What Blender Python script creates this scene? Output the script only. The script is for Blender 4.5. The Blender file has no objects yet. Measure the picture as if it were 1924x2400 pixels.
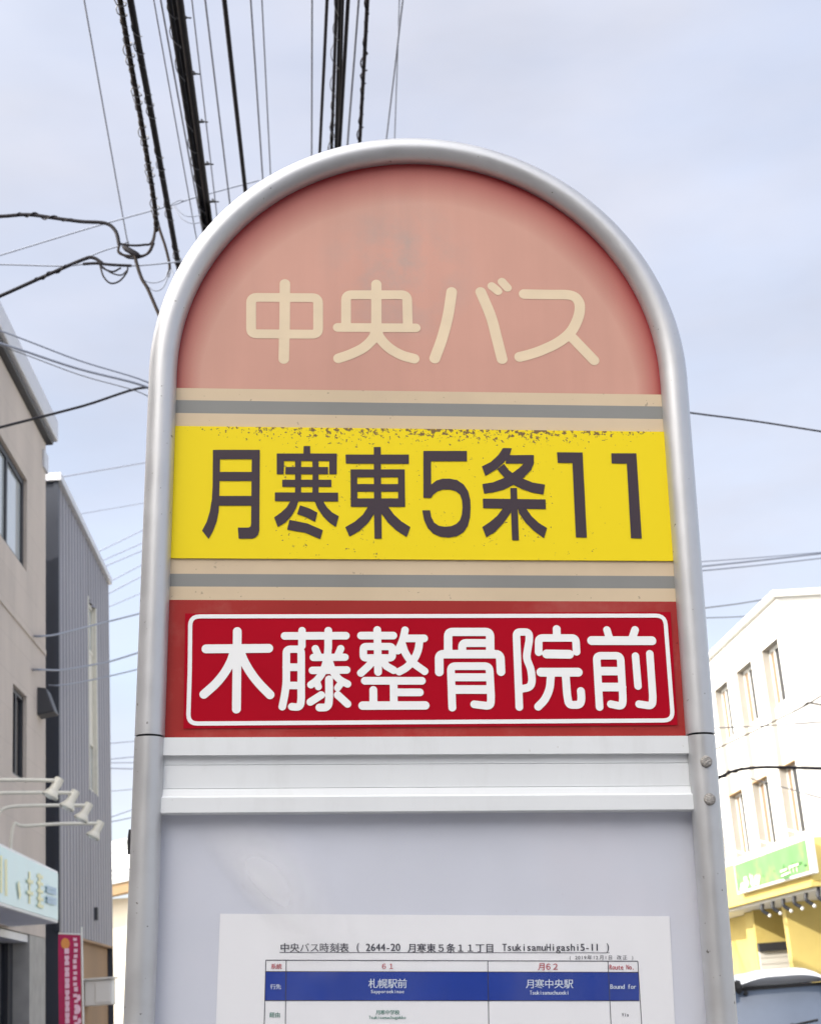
import bpy, math, random
import numpy as np
from mathutils import Vector, Matrix
random.seed(7)
SC = bpy.context.scene
COL = SC.collection

# ------------------------------------------------------------------ camera, sky, sun, exposure
W_, H_, F_ = 1924.0, 2400.0, 3618.0          # photograph size and focal length in its pixels
EYE = Vector((0, 0, 1.5))
RC = Matrix(((0.9965, 0.0547, -0.0631), (-0.0434, -0.3065, -0.9509), (-0.0713, 0.9503, -0.3030)))
# camera looks along -Z of these axes (world = RC @ cam); flip so that forward is +Y
q = RC.copy()
camd = bpy.data.cameras.new('camera'); cam = bpy.data.objects.new('camera', camd); COL.objects.link(cam)
def orthonormal(m):
    x = Vector(m.col[0]).normalized(); y = Vector(m.col[1]); y = (y - x * y.dot(x)).normalized(); z = x.cross(y)
    return Matrix((x, y, z)).transposed()
RC = orthonormal(RC)
cam.matrix_world = Matrix.Translation(EYE) @ RC.to_4x4()
camd.sensor_fit = 'HORIZONTAL'; camd.sensor_width = 36.0; camd.lens = 36.0 * F_ / W_
camd.clip_start = 0.05; camd.clip_end = 3000
camd.dof.use_dof = True; camd.dof.focus_distance = 1.75; camd.dof.aperture_fstop = 26
SC.camera = cam

SUN_EL, SUN_AZ = math.radians(27), math.radians(26)          # to the sun: left of and behind the camera
to_sun = Vector((-math.cos(SUN_AZ) * math.cos(SUN_EL), -math.sin(SUN_AZ) * math.cos(SUN_EL), math.sin(SUN_EL)))
sl = bpy.data.lights.new('sun', 'SUN'); sl.energy = 1.75; sl.angle = math.radians(0.5); sl.color = (1.0, 0.93, 0.82)
so = bpy.data.objects.new('sun', sl); COL.objects.link(so); so.rotation_euler = to_sun.to_track_quat('Z', 'Y').to_euler()

wd = bpy.data.worlds.new('World'); SC.world = wd; wd.use_nodes = True
nt = wd.node_tree; nt.nodes.clear()
def N(nt, typ, **kw):
    n = nt.nodes.new(typ)
    for k, v in kw.items():
        if k in n.inputs.keys() if isinstance(k, str) and hasattr(n, 'inputs') else False: n.inputs[k].default_value = v
        else: setattr(n, k, v)
    return n
out = N(nt, 'ShaderNodeOutputWorld')
sky = N(nt, 'ShaderNodeTexSky'); sky.sky_type = 'NISHITA'; sky.sun_disc = False
sky.sun_elevation = SUN_EL; sky.sun_rotation = math.atan2(to_sun.x, to_sun.y) % (2 * math.pi)
sky.air_density = 1.0; sky.dust_density = 1.5
bg1 = N(nt, 'ShaderNodeBackground'); bg1.inputs['Strength'].default_value = 0.12
bg2 = N(nt, 'ShaderNodeBackground'); bg2.inputs['Strength'].default_value = 0.42; bg2.inputs['Color'].default_value = (0.80, 0.86, 1.0, 1)
tc = N(nt, 'ShaderNodeTexCoord')
mp = N(nt, 'ShaderNodeMapping'); mp.inputs['Scale'].default_value = (1.3, 1.3, 3.2); mp.inputs['Location'].default_value = (0.7, 0.3, 0.1)
nz = N(nt, 'ShaderNodeTexNoise'); nz.inputs['Scale'].default_value = 1.7; nz.inputs['Detail'].default_value = 5; nz.inputs['Roughness'].default_value = 0.55
rp = N(nt, 'ShaderNodeValToRGB'); rp.color_ramp.elements[0].position = 0.30; rp.color_ramp.elements[1].position = 0.72
rp.color_ramp.elements[0].color = (0.62, 0.62, 0.62, 1); rp.color_ramp.elements[1].color = (0.97, 0.97, 0.97, 1)
mx = N(nt, 'ShaderNodeMixShader')
L = nt.links.new
L(tc.outputs['Generated'], mp.inputs['Vector']); L(mp.outputs['Vector'], nz.inputs['Vector']); L(nz.outputs['Fac'], rp.inputs['Fac'])
# thin cloud is brightest around the veiled sun, behind the camera
vd = N(nt, 'ShaderNodeVectorMath'); vd.operation = 'DOT_PRODUCT'; vd.inputs[1].default_value = to_sun; L(tc.outputs['Generated'], vd.inputs[0])
gl = N(nt, 'ShaderNodeMapRange'); gl.interpolation_type = 'SMOOTHSTEP'; gl.inputs['From Min'].default_value = 0.05; gl.inputs['From Max'].default_value = 1.0; gl.inputs['To Min'].default_value = 0.255; gl.inputs['To Max'].default_value = 2.1
L(vd.outputs['Value'], gl.inputs['Value']); nz2 = N(nt, 'ShaderNodeTexNoise'); nz2.inputs['Scale'].default_value = 2.3; nz2.inputs['Detail'].default_value = 7; nz2.inputs['Roughness'].default_value = 0.5; L(mp.outputs['Vector'], nz2.inputs['Vector'])
cv = N(nt, 'ShaderNodeMapRange'); cv.inputs['From Min'].default_value = 0.32; cv.inputs['From Max'].default_value = 0.66; cv.inputs['To Min'].default_value = 0.88; cv.inputs['To Max'].default_value = 1.12; L(nz2.outputs['Fac'], cv.inputs['Value'])
cm = N(nt, 'ShaderNodeMath'); cm.operation = 'MULTIPLY'; L(gl.outputs[0], cm.inputs[0]); L(cv.outputs[0], cm.inputs[1]); L(cm.outputs[0], bg2.inputs['Strength'])
gc = N(nt, 'ShaderNodeMix'); gc.data_type = 'RGBA'; gc.inputs[6].default_value = (0.87, 0.885, 1.0, 1); gc.inputs[7].default_value = (1.0, 0.955, 0.88, 1)
gf = N(nt, 'ShaderNodeMapRange'); gf.inputs['From Min'].default_value = 0.0; gf.inputs['From Max'].default_value = 0.7; L(vd.outputs['Value'], gf.inputs['Value']); L(gf.outputs[0], gc.inputs['Factor']); L(gc.outputs[2], bg2.inputs['Color'])
L(sky.outputs['Color'], bg1.inputs['Color']); L(rp.outputs['Color'], mx.inputs['Fac']); L(bg1.outputs[0], mx.inputs[1]); L(bg2.outputs[0], mx.inputs[2]); L(mx.outputs[0], out.inputs['Surface'])
SC.view_settings.view_transform = 'Standard'; SC.view_settings.look = 'None'; SC.view_settings.gamma = 1; SC.view_settings.use_curve_mapping = False
SC.view_settings.exposure = 1.78

# ------------------------------------------------------------------ pixel -> world helpers (used to derive real dimensions)
def ray(p): return RC @ Vector(((p[0] - W_ / 2) / F_, -(p[1] - H_ / 2) / F_, -1.0)).normalized()
def atY(p, Y): d = ray(p); return EYE + d * (Y / d.y)
def atX(p, X): d = ray(p); return EYE + d * (X / d.x)
def atZ(p, Z): d = ray(p); return EYE + d * ((Z - 1.5) / d.z)

# ------------------------------------------------------------------ materials
def mat(name, col, rough=0.6, metal=0.0, noise=0.0, nscale=6.0, bump=0.0, bscale=60.0, coat=0.0, spec=0.5, dirt=None, dirt_scale=3.0, dirt_amt=0.5, stretch=(1, 1, 1)):
    m = bpy.data.materials.new(name); m.use_nodes = True; t = m.node_tree; b = t.nodes['Principled BSDF']
    b.inputs['Base Color'].default_value = (*col, 1); b.inputs['Roughness'].default_value = rough; b.inputs['Metallic'].default_value = metal
    b.inputs['Specular IOR Level'].default_value = spec
    if coat: b.inputs['Coat Weight'].default_value = coat; b.inputs['Coat Roughness'].default_value = 0.08
    tcn = t.nodes.new('ShaderNodeTexCoord'); mpn = t.nodes.new('ShaderNodeMapping'); mpn.inputs['Scale'].default_value = stretch
    t.links.new(tcn.outputs['Object'], mpn.inputs['Vector'])
    last = None
    if noise:
        n = t.nodes.new('ShaderNodeTexNoise'); n.inputs['Scale'].default_value = nscale; n.inputs['Detail'].default_value = 6; t.links.new(mpn.outputs[0], n.inputs['Vector'])
        mrr = t.nodes.new('ShaderNodeMapRange'); mrr.inputs['From Min'].default_value = 0.3; mrr.inputs['From Max'].default_value = 0.7
        mrr.inputs['To Min'].default_value = 1 - noise; mrr.inputs['To Max'].default_value = 1 + noise
        t.links.new(n.outputs['Fac'], mrr.inputs['Value'])
        mxn = t.nodes.new('ShaderNodeMix'); mxn.data_type = 'RGBA'; mxn.blend_type = 'MULTIPLY'; mxn.inputs['Factor'].default_value = 1
        mxn.inputs[6].default_value = (*col, 1); t.links.new(mrr.outputs[0], mxn.inputs[7]); last = mxn.outputs[2]
        rr = t.nodes.new('ShaderNodeMapRange'); rr.inputs['To Min'].default_value = max(0.02, rough - 0.12); rr.inputs['To Max'].default_value = min(1, rough + 0.12)
        t.links.new(n.outputs['Fac'], rr.inputs['Value']); t.links.new(rr.outputs[0], b.inputs['Roughness'])
    if dirt:
        n2 = t.nodes.new('ShaderNodeTexNoise'); n2.inputs['Scale'].default_value = dirt_scale; n2.inputs['Detail'].default_value = 8; n2.inputs['Roughness'].default_value = 0.65
        t.links.new(mpn.outputs[0], n2.inputs['Vector'])
        r2 = t.nodes.new('ShaderNodeMapRange'); r2.inputs['From Min'].default_value = 0.52; r2.inputs['From Max'].default_value = 0.75; r2.inputs['To Max'].default_value = dirt_amt
        t.links.new(n2.outputs['Fac'], r2.inputs['Value'])
        m2 = t.nodes.new('ShaderNodeMix'); m2.data_type = 'RGBA'; t.links.new(r2.outputs[0], m2.inputs['Factor'])
        if last: t.links.new(last, m2.inputs[6])
        else: m2.inputs[6].default_value = (*col, 1)
        m2.inputs[7].default_value = (*dirt, 1); last = m2.outputs[2]
    if last: t.links.new(last, b.inputs['Base Color'])
    if bump:
        n3 = t.nodes.new('ShaderNodeTexNoise'); n3.inputs['Scale'].default_value = bscale; n3.inputs['Detail'].default_value = 4; t.links.new(mpn.outputs[0], n3.inputs['Vector'])
        bp = t.nodes.new('ShaderNodeBump'); bp.inputs['Strength'].default_value = bump; bp.inputs['Distance'].default_value = 0.01
        t.links.new(n3.outputs['Fac'], bp.inputs['Height']); t.links.new(bp.outputs[0], b.inputs['Normal'])
    return m

def glassy(name, tint, refl_rough=0.02, body=(0.03, 0.04, 0.05)):
    return mat(name, body, rough=refl_rough, coat=0.0, spec=0.8)

M = {}
M['alu'] = mat('satin_aluminium', (0.54, 0.545, 0.565), 0.43, 0.65, noise=0.04, nscale=30, dirt=(0.45, 0.43, 0.40), dirt_scale=26, dirt_amt=0.10, stretch=(1, 1, 1))
M['alu_low'] = mat('satin_aluminium_legs', (0.53, 0.535, 0.55), 0.43, 0.65, noise=0.05, nscale=25, dirt=(0.35, 0.33, 0.30), dirt_scale=22, dirt_amt=0.15)
M['white_alu'] = mat('white_aluminium', (0.74, 0.76, 0.78), 0.42, 0.0, noise=0.03, nscale=8, dirt=(0.45, 0.44, 0.42), dirt_scale=14, dirt_amt=0.24, stretch=(1, .25, 1))
M['gap'] = mat('dark_gap', (0.015, 0.015, 0.02), 0.8)
M['bolt'] = mat('galvanised_bolt', (0.36, 0.34, 0.32), 0.55, 0.6, noise=0.25, nscale=300, bump=0.4, bscale=500)
M['beige_film'] = mat('beige_film', (0.63, 0.50, 0.345), 0.45, noise=0.05, nscale=9, dirt=(0.48, 0.36, 0.28), dirt_scale=5, dirt_amt=0.3, spec=.3)
M['gray_film'] = mat('gray_stripe_film', (0.245, 0.245, 0.235), 0.45, noise=0.06, nscale=9, spec=.3)
M['purple_black'] = mat('plum_black_vinyl', (0.056, 0.040, 0.052), 0.5, spec=0.2)
M['cream_vinyl'] = mat('cream_vinyl', (0.74, 0.595, 0.41), 0.45, noise=0.05, nscale=20)
M['white_vinyl'] = mat('white_vinyl', (0.87, 0.875, 0.88), 0.35)
M['sticker_red'] = mat('crimson_sticker', (0.40, 0.003, 0.016), 0.5, noise=0.06, nscale=7, spec=0.06)
M['red_film'] = mat('red_film', (0.36, 0.035, 0.032), 0.2, noise=0.10, nscale=6, dirt=(0.42, 0.13, 0.11), dirt_scale=6, dirt_amt=0.75, coat=0.35, spec=0.3)
M['board'] = mat('lavender_board', (0.65, 0.67, 0.755), 0.5, noise=0.05, nscale=4, dirt=(0.72, 0.70, 0.77), dirt_scale=3.5, dirt_amt=0.6)
M['paper'] = mat('white_paper', (0.86, 0.86, 0.89), 0.7, noise=0.015, nscale=5)
M['ink'] = mat('print_black', (0.04, 0.04, 0.065), 0.6)
M['ink_red'] = mat('print_red', (0.45, 0.04, 0.06), 0.6)
M['ink_green'] = mat('print_green', (0.04, 0.20, 0.15), 0.6)
M['ink_white'] = mat('print_white', (0.68, 0.76, 0.85), 0.6)
M['band_blue'] = mat('print_blue', (0.0005, 0.034, 0.31), 0.7, noise=0.08, nscale=14)
M['wire_black'] = mat('black_cable', (0.009, 0.008, 0.012), 0.6, spec=.2)
M['wire_gray'] = mat('gray_wire', (0.20, 0.225, 0.29), 0.5)
M['wire_brown'] = mat('weathered_cable', (0.018, 0.013, 0.012), 0.7, noise=0.4, nscale=30, spec=.2)
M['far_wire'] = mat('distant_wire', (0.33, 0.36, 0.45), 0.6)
M['hanger'] = mat('hanger_wire', (0.10, 0.10, 0.11), 0.45)
M['concrete'] = mat('concrete', (0.36, 0.35, 0.33), 0.85, noise=0.12, nscale=5, bump=0.2)
M['steel'] = mat('galvanised_steel', (0.40, 0.41, 0.42), 0.5, 0.5)

def specks(m, scale, thr, col, amt=.8):
    t = m.node_tree; b = t.nodes['Principled BSDF']; inp = b.inputs['Base Color']; src = inp.links[0].from_socket if inp.links else None
    tcn = t.nodes.new('ShaderNodeTexCoord'); n = t.nodes.new('ShaderNodeTexNoise'); n.inputs['Scale'].default_value = scale; n.inputs['Detail'].default_value = 2; t.links.new(tcn.outputs['Object'], n.inputs['Vector'])
    r = t.nodes.new('ShaderNodeMapRange'); r.inputs['From Min'].default_value = thr; r.inputs['From Max'].default_value = thr + .03; r.inputs['To Max'].default_value = amt; t.links.new(n.outputs['Fac'], r.inputs['Value'])
    mx_ = t.nodes.new('ShaderNodeMix'); mx_.data_type = 'RGBA'; t.links.new(r.outputs[0], mx_.inputs['Factor'])
    if src: t.links.new(src, mx_.inputs[6])
    else: mx_.inputs[6].default_value = inp.default_value
    mx_.inputs[7].default_value = (*col, 1); t.links.new(mx_.outputs[2], inp)
specks(M['alu'], 170, .735, (.16, .15, .14)); specks(M['alu_low'], 160, .72, (.14, .13, .12)); specks(M['white_alu'], 110, .75, (.45, .43, .41), .6); specks(M['board'], 70, .76, (.40, .39, .43), .7); specks(M['beige_film'], 140, .72, (.30, .24, .18), .6); specks(M['red_film'], 120, .72, (.16, .02, .02), .6)

# faded pink film; the shade along the frame is painted in as dark red
def pink_material():
    m = bpy.data.materials.new('faded_film_rim_shade'); m.use_nodes = True; t = m.node_tree; b = t.nodes['Principled BSDF']; l = t.links.new
    b.inputs['Roughness'].default_value = 0.5; b.inputs['Specular IOR Level'].default_value = 0.35
    at = t.nodes.new('ShaderNodeAttribute'); at.attribute_name = 'rim_shade'
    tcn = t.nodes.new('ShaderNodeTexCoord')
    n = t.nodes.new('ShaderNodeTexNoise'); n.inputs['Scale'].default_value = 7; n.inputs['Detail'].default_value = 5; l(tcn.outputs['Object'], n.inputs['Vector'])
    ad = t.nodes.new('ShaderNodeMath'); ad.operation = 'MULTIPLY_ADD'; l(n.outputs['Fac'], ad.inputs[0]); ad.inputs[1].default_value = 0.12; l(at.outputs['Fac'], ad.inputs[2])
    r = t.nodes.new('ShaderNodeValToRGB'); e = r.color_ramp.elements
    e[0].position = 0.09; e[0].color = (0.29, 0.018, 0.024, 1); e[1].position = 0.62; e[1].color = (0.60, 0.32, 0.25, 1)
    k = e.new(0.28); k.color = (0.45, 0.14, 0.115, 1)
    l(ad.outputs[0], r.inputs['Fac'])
    n2 = t.nodes.new('ShaderNodeTexNoise'); n2.inputs['Scale'].default_value = 11; n2.inputs['Detail'].default_value = 7; n2.inputs['Roughness'].default_value = .6; l(tcn.outputs['Object'], n2.inputs['Vector'])
    vm = t.nodes.new('ShaderNodeVectorMath'); vm.operation = 'DISTANCE'; vm.inputs[1].default_value = (-0.025, 2.332, 0); l(tcn.outputs['Object'], vm.inputs[0])
    mr = t.nodes.new('ShaderNodeMapRange'); mr.inputs['From Min'].default_value = 0.10; mr.inputs['From Max'].default_value = 0.0; l(vm.outputs['Value'], mr.inputs['Value'])
    mu = t.nodes.new('ShaderNodeMath'); mu.operation = 'MULTIPLY'; l(mr.outputs[0], mu.inputs[0])
    m3 = t.nodes.new('ShaderNodeMapRange'); m3.inputs['From Min'].default_value = 0.42; m3.inputs['From Max'].default_value = 0.62; m3.inputs['To Max'].default_value = 1.0; l(n2.outputs['Fac'], m3.inputs['Value']); l(m3.outputs[0], mu.inputs[1])
    mixc = t.nodes.new('ShaderNodeMix'); mixc.data_type = 'RGBA'; l(mu.outputs[0], mixc.inputs['Factor']); l(r.outputs['Color'], mixc.inputs[6]); mixc.inputs[7].default_value = (0.40, 0.33, 0.30, 1)
    mps = t.nodes.new('ShaderNodeMapping'); mps.inputs['Scale'].default_value = (1, .06, 1); l(tcn.outputs['Object'], mps.inputs['Vector'])
    n4 = t.nodes.new('ShaderNodeTexNoise'); n4.inputs['Scale'].default_value = 55; n4.inputs['Detail'].default_value = 5; l(mps.outputs[0], n4.inputs['Vector'])
    r4 = t.nodes.new('ShaderNodeMapRange'); r4.inputs['From Min'].default_value = .3; r4.inputs['From Max'].default_value = .7; r4.inputs['To Min'].default_value = .978; r4.inputs['To Max'].default_value = 1.02; l(n4.outputs['Fac'], r4.inputs['Value'])
    n5 = t.nodes.new('ShaderNodeTexNoise'); n5.inputs['Scale'].default_value = 4; n5.inputs['Detail'].default_value = 6; l(tcn.outputs['Object'], n5.inputs['Vector'])
    r5 = t.nodes.new('ShaderNodeMapRange'); r5.inputs['From Min'].default_value = .3; r5.inputs['From Max'].default_value = .7; r5.inputs['To Min'].default_value = .92; r5.inputs['To Max'].default_value = 1.06; l(n5.outputs['Fac'], r5.inputs['Value'])
    m5 = t.nodes.new('ShaderNodeMath'); m5.operation = 'MULTIPLY'; l(r4.outputs[0], m5.inputs[0]); l(r5.outputs[0], m5.inputs[1])
    mx5 = t.nodes.new('ShaderNodeMix'); mx5.data_type = 'RGBA'; mx5.blend_type = 'MULTIPLY'; mx5.inputs['Factor'].default_value = 1; l(mixc.outputs[2], mx5.inputs[6]); l(m5.outputs[0], mx5.inputs[7])
    l(mx5.outputs[2], b.inputs['Base Color'])
    return m
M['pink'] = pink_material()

def yellow_material(v_top):
    m = bpy.data.materials.new('worn_yellow_plate'); m.use_nodes = True; t = m.node_tree; b = t.nodes['Principled BSDF']; l = t.links.new
    b.inputs['Roughness'].default_value = 0.5; b.inputs['Specular IOR Level'].default_value = 0.2
    tcn = t.nodes.new('ShaderNodeTexCoord'); sx = t.nodes.new('ShaderNodeSeparateXYZ'); l(tcn.outputs['Object'], sx.inputs[0])
    n = t.nodes.new('ShaderNodeTexNoise'); n.inputs['Scale'].default_value = 250; n.inputs['Detail'].default_value = 3; n.inputs['Roughness'].default_value = .6; l(tcn.outputs['Object'], n.inputs['Vector'])
    nb = t.nodes.new('ShaderNodeTexNoise'); nb.inputs['Scale'].default_value = 18; nb.inputs['Detail'].default_value = 3; l(tcn.outputs['Object'], nb.inputs['Vector'])
    d = t.nodes.new('ShaderNodeMapRange'); d.inputs['From Min'].default_value = v_top - 0.023; d.inputs['From Max'].default_value = v_top - 0.002; d.inputs['To Min'].default_value = 0.0; d.inputs['To Max'].default_value = 0.185
    l(sx.outputs['Y'], d.inputs['Value'])
    # wear is in the middle two thirds of the plate
    ab = t.nodes.new('ShaderNodeMath'); ab.operation = 'ABSOLUTE'; l(sx.outputs['X'], ab.inputs[0])
    e = t.nodes.new('ShaderNodeMapRange'); e.inputs['From Min'].default_value = 0.14; e.inputs['From Max'].default_value = 0.29; e.inputs['To Min'].default_value = 0.0; e.inputs['To Max'].default_value = -0.13; l(ab.outputs[0], e.inputs['Value'])
    s1 = t.nodes.new('ShaderNodeMath'); s1.operation = 'ADD'; l(n.outputs['Fac'], s1.inputs[0]); l(d.outputs[0], s1.inputs[1])
    s2 = t.nodes.new('ShaderNodeMath'); s2.operation = 'ADD'; l(s1.outputs[0], s2.inputs[0]); l(e.outputs[0], s2.inputs[1])
    s3 = t.nodes.new('ShaderNodeMath'); s3.operation = 'MULTIPLY_ADD'; l(nb.outputs['Fac'], s3.inputs[0]); s3.inputs[1].default_value = 0.25; l(s2.outputs[0], s3.inputs[2])
    th = t.nodes.new('ShaderNodeMapRange'); th.inputs['From Min'].default_value = 0.805; th.inputs['From Max'].default_value = 0.845; l(s3.outputs[0], th.inputs['Value'])
    c = t.nodes.new('ShaderNodeMix'); c.data_type = 'RGBA'; l(th.outputs[0], c.inputs['Factor']); c.inputs[6].default_value = (0.86, 0.665, 0.010, 1); c.inputs[7].default_value = (0.20, 0.125, 0.05, 1)
    l(c.outputs[2], b.inputs['Base Color'])
    return m

# clear acrylic cover: transparent with real Fresnel reflection and a slight waviness
def cover_material():
    m = bpy.data.materials.new('clear_acrylic'); m.use_nodes = True; t = m.node_tree; t.nodes.clear(); l = t.links.new
    o = t.nodes.new('ShaderNodeOutputMaterial'); tr = t.nodes.new('ShaderNodeBsdfTransparent'); tr.inputs['Color'].default_value = (1, 1, 1, 1)
    g = t.nodes.new('ShaderNodeBsdfGlossy'); g.inputs['Roughness'].default_value = 0.10
    lw = t.nodes.new('ShaderNodeLayerWeight'); lw.inputs['Blend'].default_value = 0.5
    pw = t.nodes.new('ShaderNodeMath'); pw.operation = 'POWER'; l(lw.outputs['Facing'], pw.inputs[0]); pw.inputs[1].default_value = 5
    fr = t.nodes.new('ShaderNodeMath'); fr.operation = 'MULTIPLY_ADD'; l(pw.outputs[0], fr.inputs[0]); fr.inputs[1].default_value = .96; fr.inputs[2].default_value = .022
    tcn = t.nodes.new('ShaderNodeTexCoord'); mpn = t.nodes.new('ShaderNodeMapping'); mpn.inputs['Rotation'].default_value = (0, 0, 0.75); mpn.inputs['Scale'].default_value = (7, 1.6, 1); l(tcn.outputs['Object'], mpn.inputs['Vector'])
    n = t.nodes.new('ShaderNodeTexNoise'); n.inputs['Scale'].default_value = 1.4; n.inputs['Detail'].default_value = 2; l(mpn.outputs[0], n.inputs['Vector'])
    bp = t.nodes.new('ShaderNodeBump'); bp.inputs['Strength'].default_value = 0.25; bp.inputs['Distance'].default_value = 0.02; l(n.outputs['Fac'], bp.inputs['Height']); l(bp.outputs[0], g.inputs['Normal'])
    d = t.nodes.new('ShaderNodeBsdfDiffuse'); d.inputs['Color'].default_value = (0.98, 0.975, 0.99, 1)
    # thin film of dust; its diagonal streaks imitate soft reflections
    r = t.nodes.new('ShaderNodeMapRange'); r.inputs['From Min'].default_value = 0.45; r.inputs['From Max'].default_value = 0.75; r.inputs['To Min'].default_value = 0.0; r.inputs['To Max'].default_value = 0.025; l(n.outputs['Fac'], r.inputs['Value'])
    # reflected streak painted in as a soft, pale diagonal band
    (ax_, ay_), (bx_, by_) = REFL_STREAK; dl = math.hypot(bx_ - ax_, by_ - ay_)
    nzs = t.nodes.new('ShaderNodeTexNoise'); nzs.inputs['Scale'].default_value = 7; nzs.inputs['Detail'].default_value = 1; l(tcn.outputs['Object'], nzs.inputs['Vector'])
    sp_ = t.nodes.new('ShaderNodeSeparateXYZ'); l(tcn.outputs['Object'], sp_.inputs[0])
    def mth(op, a, b, c=None):
        k = t.nodes.new('ShaderNodeMath'); k.operation = op
        for i_, v_ in enumerate((a, b, c)):
            if v_ is None: continue
            if hasattr(v_, 'is_output'): l(v_, k.inputs[i_])
            else: k.inputs[i_].default_value = v_
        return k.outputs[0]
    ux, uy = (bx_ - ax_) / dl, (by_ - ay_) / dl
    px_ = mth('SUBTRACT', sp_.outputs['X'], ax_); py_ = mth('SUBTRACT', sp_.outputs['Y'], ay_)
    al = mth('ADD', mth('MULTIPLY', px_, ux), mth('MULTIPLY', py_, uy)); ac = mth('SUBTRACT', mth('MULTIPLY', px_, -uy), mth('MULTIPLY', py_, -ux))
    ac = mth('ADD', ac, mth('MULTIPLY_ADD', nzs.outputs['Fac'], .03, -.015)); ac = mth('ADD', ac, mth('MULTIPLY', mth('MULTIPLY', al, al), .55))
    def sst(v_, a, b):
        k = t.nodes.new('ShaderNodeMapRange'); k.interpolation_type = 'SMOOTHSTEP'; k.inputs['From Min'].default_value = a; k.inputs['From Max'].default_value = b; l(v_, k.inputs['Value']); return k.outputs[0]
    band = mth('MULTIPLY', mth('MULTIPLY', sst(ac, -.034, -.004), sst(ac, .055, -.004)), mth('MULTIPLY', sst(al, -.03, .09), sst(al, .21, .07)))
    tot = mth('ADD', r.outputs[0], mth('MULTIPLY', band, .34))
    ms = t.nodes.new('ShaderNodeMixShader'); l(tot, ms.inputs[0]); l(tr.outputs[0], ms.inputs[1]); l(d.outputs[0], ms.inputs[2])
    mm = t.nodes.new('ShaderNodeMixShader'); l(fr.outputs[0], mm.inputs[0]); l(ms.outputs[0], mm.inputs[1]); l(g.outputs[0], mm.inputs[2]); l(mm.outputs[0], o.inputs['Surface'])
    return m

# ------------------------------------------------------------------ mesh builder
class MB:
    def __init__(s): s.v = []; s.f = []; s.m = []
    def add(s, vs, fs, mi=0):
        o = len(s.v); s.v += [tuple(x) for x in vs]; s.f += [tuple(i + o for i in f) for f in fs]; s.m += [mi] * len(fs); return s
    def box(s, x0, x1, y0, y1, z0, z1, mi=0):
        return s.add([(x0,y0,z0),(x1,y0,z0),(x1,y1,z0),(x0,y1,z0),(x0,y0,z1),(x1,y0,z1),(x1,y1,z1),(x0,y1,z1)],
                     [(0,3,2,1),(4,5,6,7),(0,1,5,4),(1,2,6,5),(2,3,7,6),(3,0,4,7)], mi)
    def quad(s, a, b, c, d, mi=0): return s.add([a, b, c, d], [(0, 1, 2, 3)], mi)
    def tube(s, pts, r, n=10, mi=0, cap=True):
        pts = [Vector(p) for p in pts]; m = len(pts); rs = r if isinstance(r, (list, tuple)) else [r] * m
        tg = [(pts[min(i + 1, m - 1)] - pts[max(i - 1, 0)]).normalized() for i in range(m)]
        up = Vector((0, 0, 1)) if abs(tg[0].z) < 0.9 else Vector((1, 0, 0)); a = tg[0].cross(up).normalized()
        vs = []; fs = []
        for i in range(m):
            a = (a - tg[i] * a.dot(tg[i])).normalized(); b = tg[i].cross(a)
            for k in range(n):
                th = 2 * math.pi * k / n; vs.append(pts[i] + (a * math.cos(th) + b * math.sin(th)) * rs[i])
        for i in range(m - 1):
            for k in range(n):
                k2 = (k + 1) % n; fs.append((i * n + k, i * n + k2, (i + 1) * n + k2, (i + 1) * n + k))
        if cap: fs.append(tuple(range(n))[::-1]); fs.append(tuple((m - 1) * n + k for k in range(n)))
        return s.add(vs, fs, mi)
    def lathe(s, prof, c, axis, n=20, mi=0):      # prof: (r, h) pairs along axis from c
        axis = Vector(axis).normalized(); a = axis.orthogonal().normalized(); b = axis.cross(a); c = Vector(c); vs = []; fs = []
        for r, h in prof:
            for k in range(n):
                th = 2 * math.pi * k / n; vs.append(c + axis * h + (a * math.cos(th) + b * math.sin(th)) * r)
        for i in range(len(prof) - 1):
            for k in range(n):
                k2 = (k + 1) % n; fs.append((i * n + k, i * n + k2, (i + 1) * n + k2, (i + 1) * n + k))
        fs.append(tuple(range(n))[::-1]); fs.append(tuple((len(prof) - 1) * n + k for k in range(n)))
        return s.add(vs, fs, mi)
    def build(s, name, mats, parent=None, smooth=False, bevel=0.0, **tags):
        me = bpy.data.meshes.new(name); me.from_pydata(s.v, [], s.f)
        for m in (mats if isinstance(mats, (list, tuple)) else [mats]): me.materials.append(m)
        me.polygons.foreach_set('material_index', s.m)
        if smooth: me.polygons.foreach_set('use_smooth', [True] * len(s.f))
        me.update(); o = bpy.data.objects.new(name, me); COL.objects.link(o)
        if parent: o.parent = parent
        if smooth:
            try: me.set_sharp_from_angle(angle=math.radians(50))
            except Exception: pass
        if bevel:
            md = o.modifiers.new('bevel', 'BEVEL'); md.width = bevel; md.segments = 2; md.limit_method = 'ANGLE'; md.harden_normals = False
        for k, v in tags.items(): o[k] = v
        return o
def empty(name, loc=(0, 0, 0), label=None, category=None, group=None, rot=None):
    o = bpy.data.objects.new(name, None); COL.objects.link(o); o.location = loc; o.empty_display_size = 0.2
    if rot is not None: o.rotation_euler = rot
    tag(o, label, category, group); bpy.context.view_layer.update(); return o
def tag(o, label=None, category=None, group=None, kind=None):
    for k, v in (('label', label), ('category', category), ('group', group), ('kind', kind)):
        if v: o[k] = v
    return o
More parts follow.
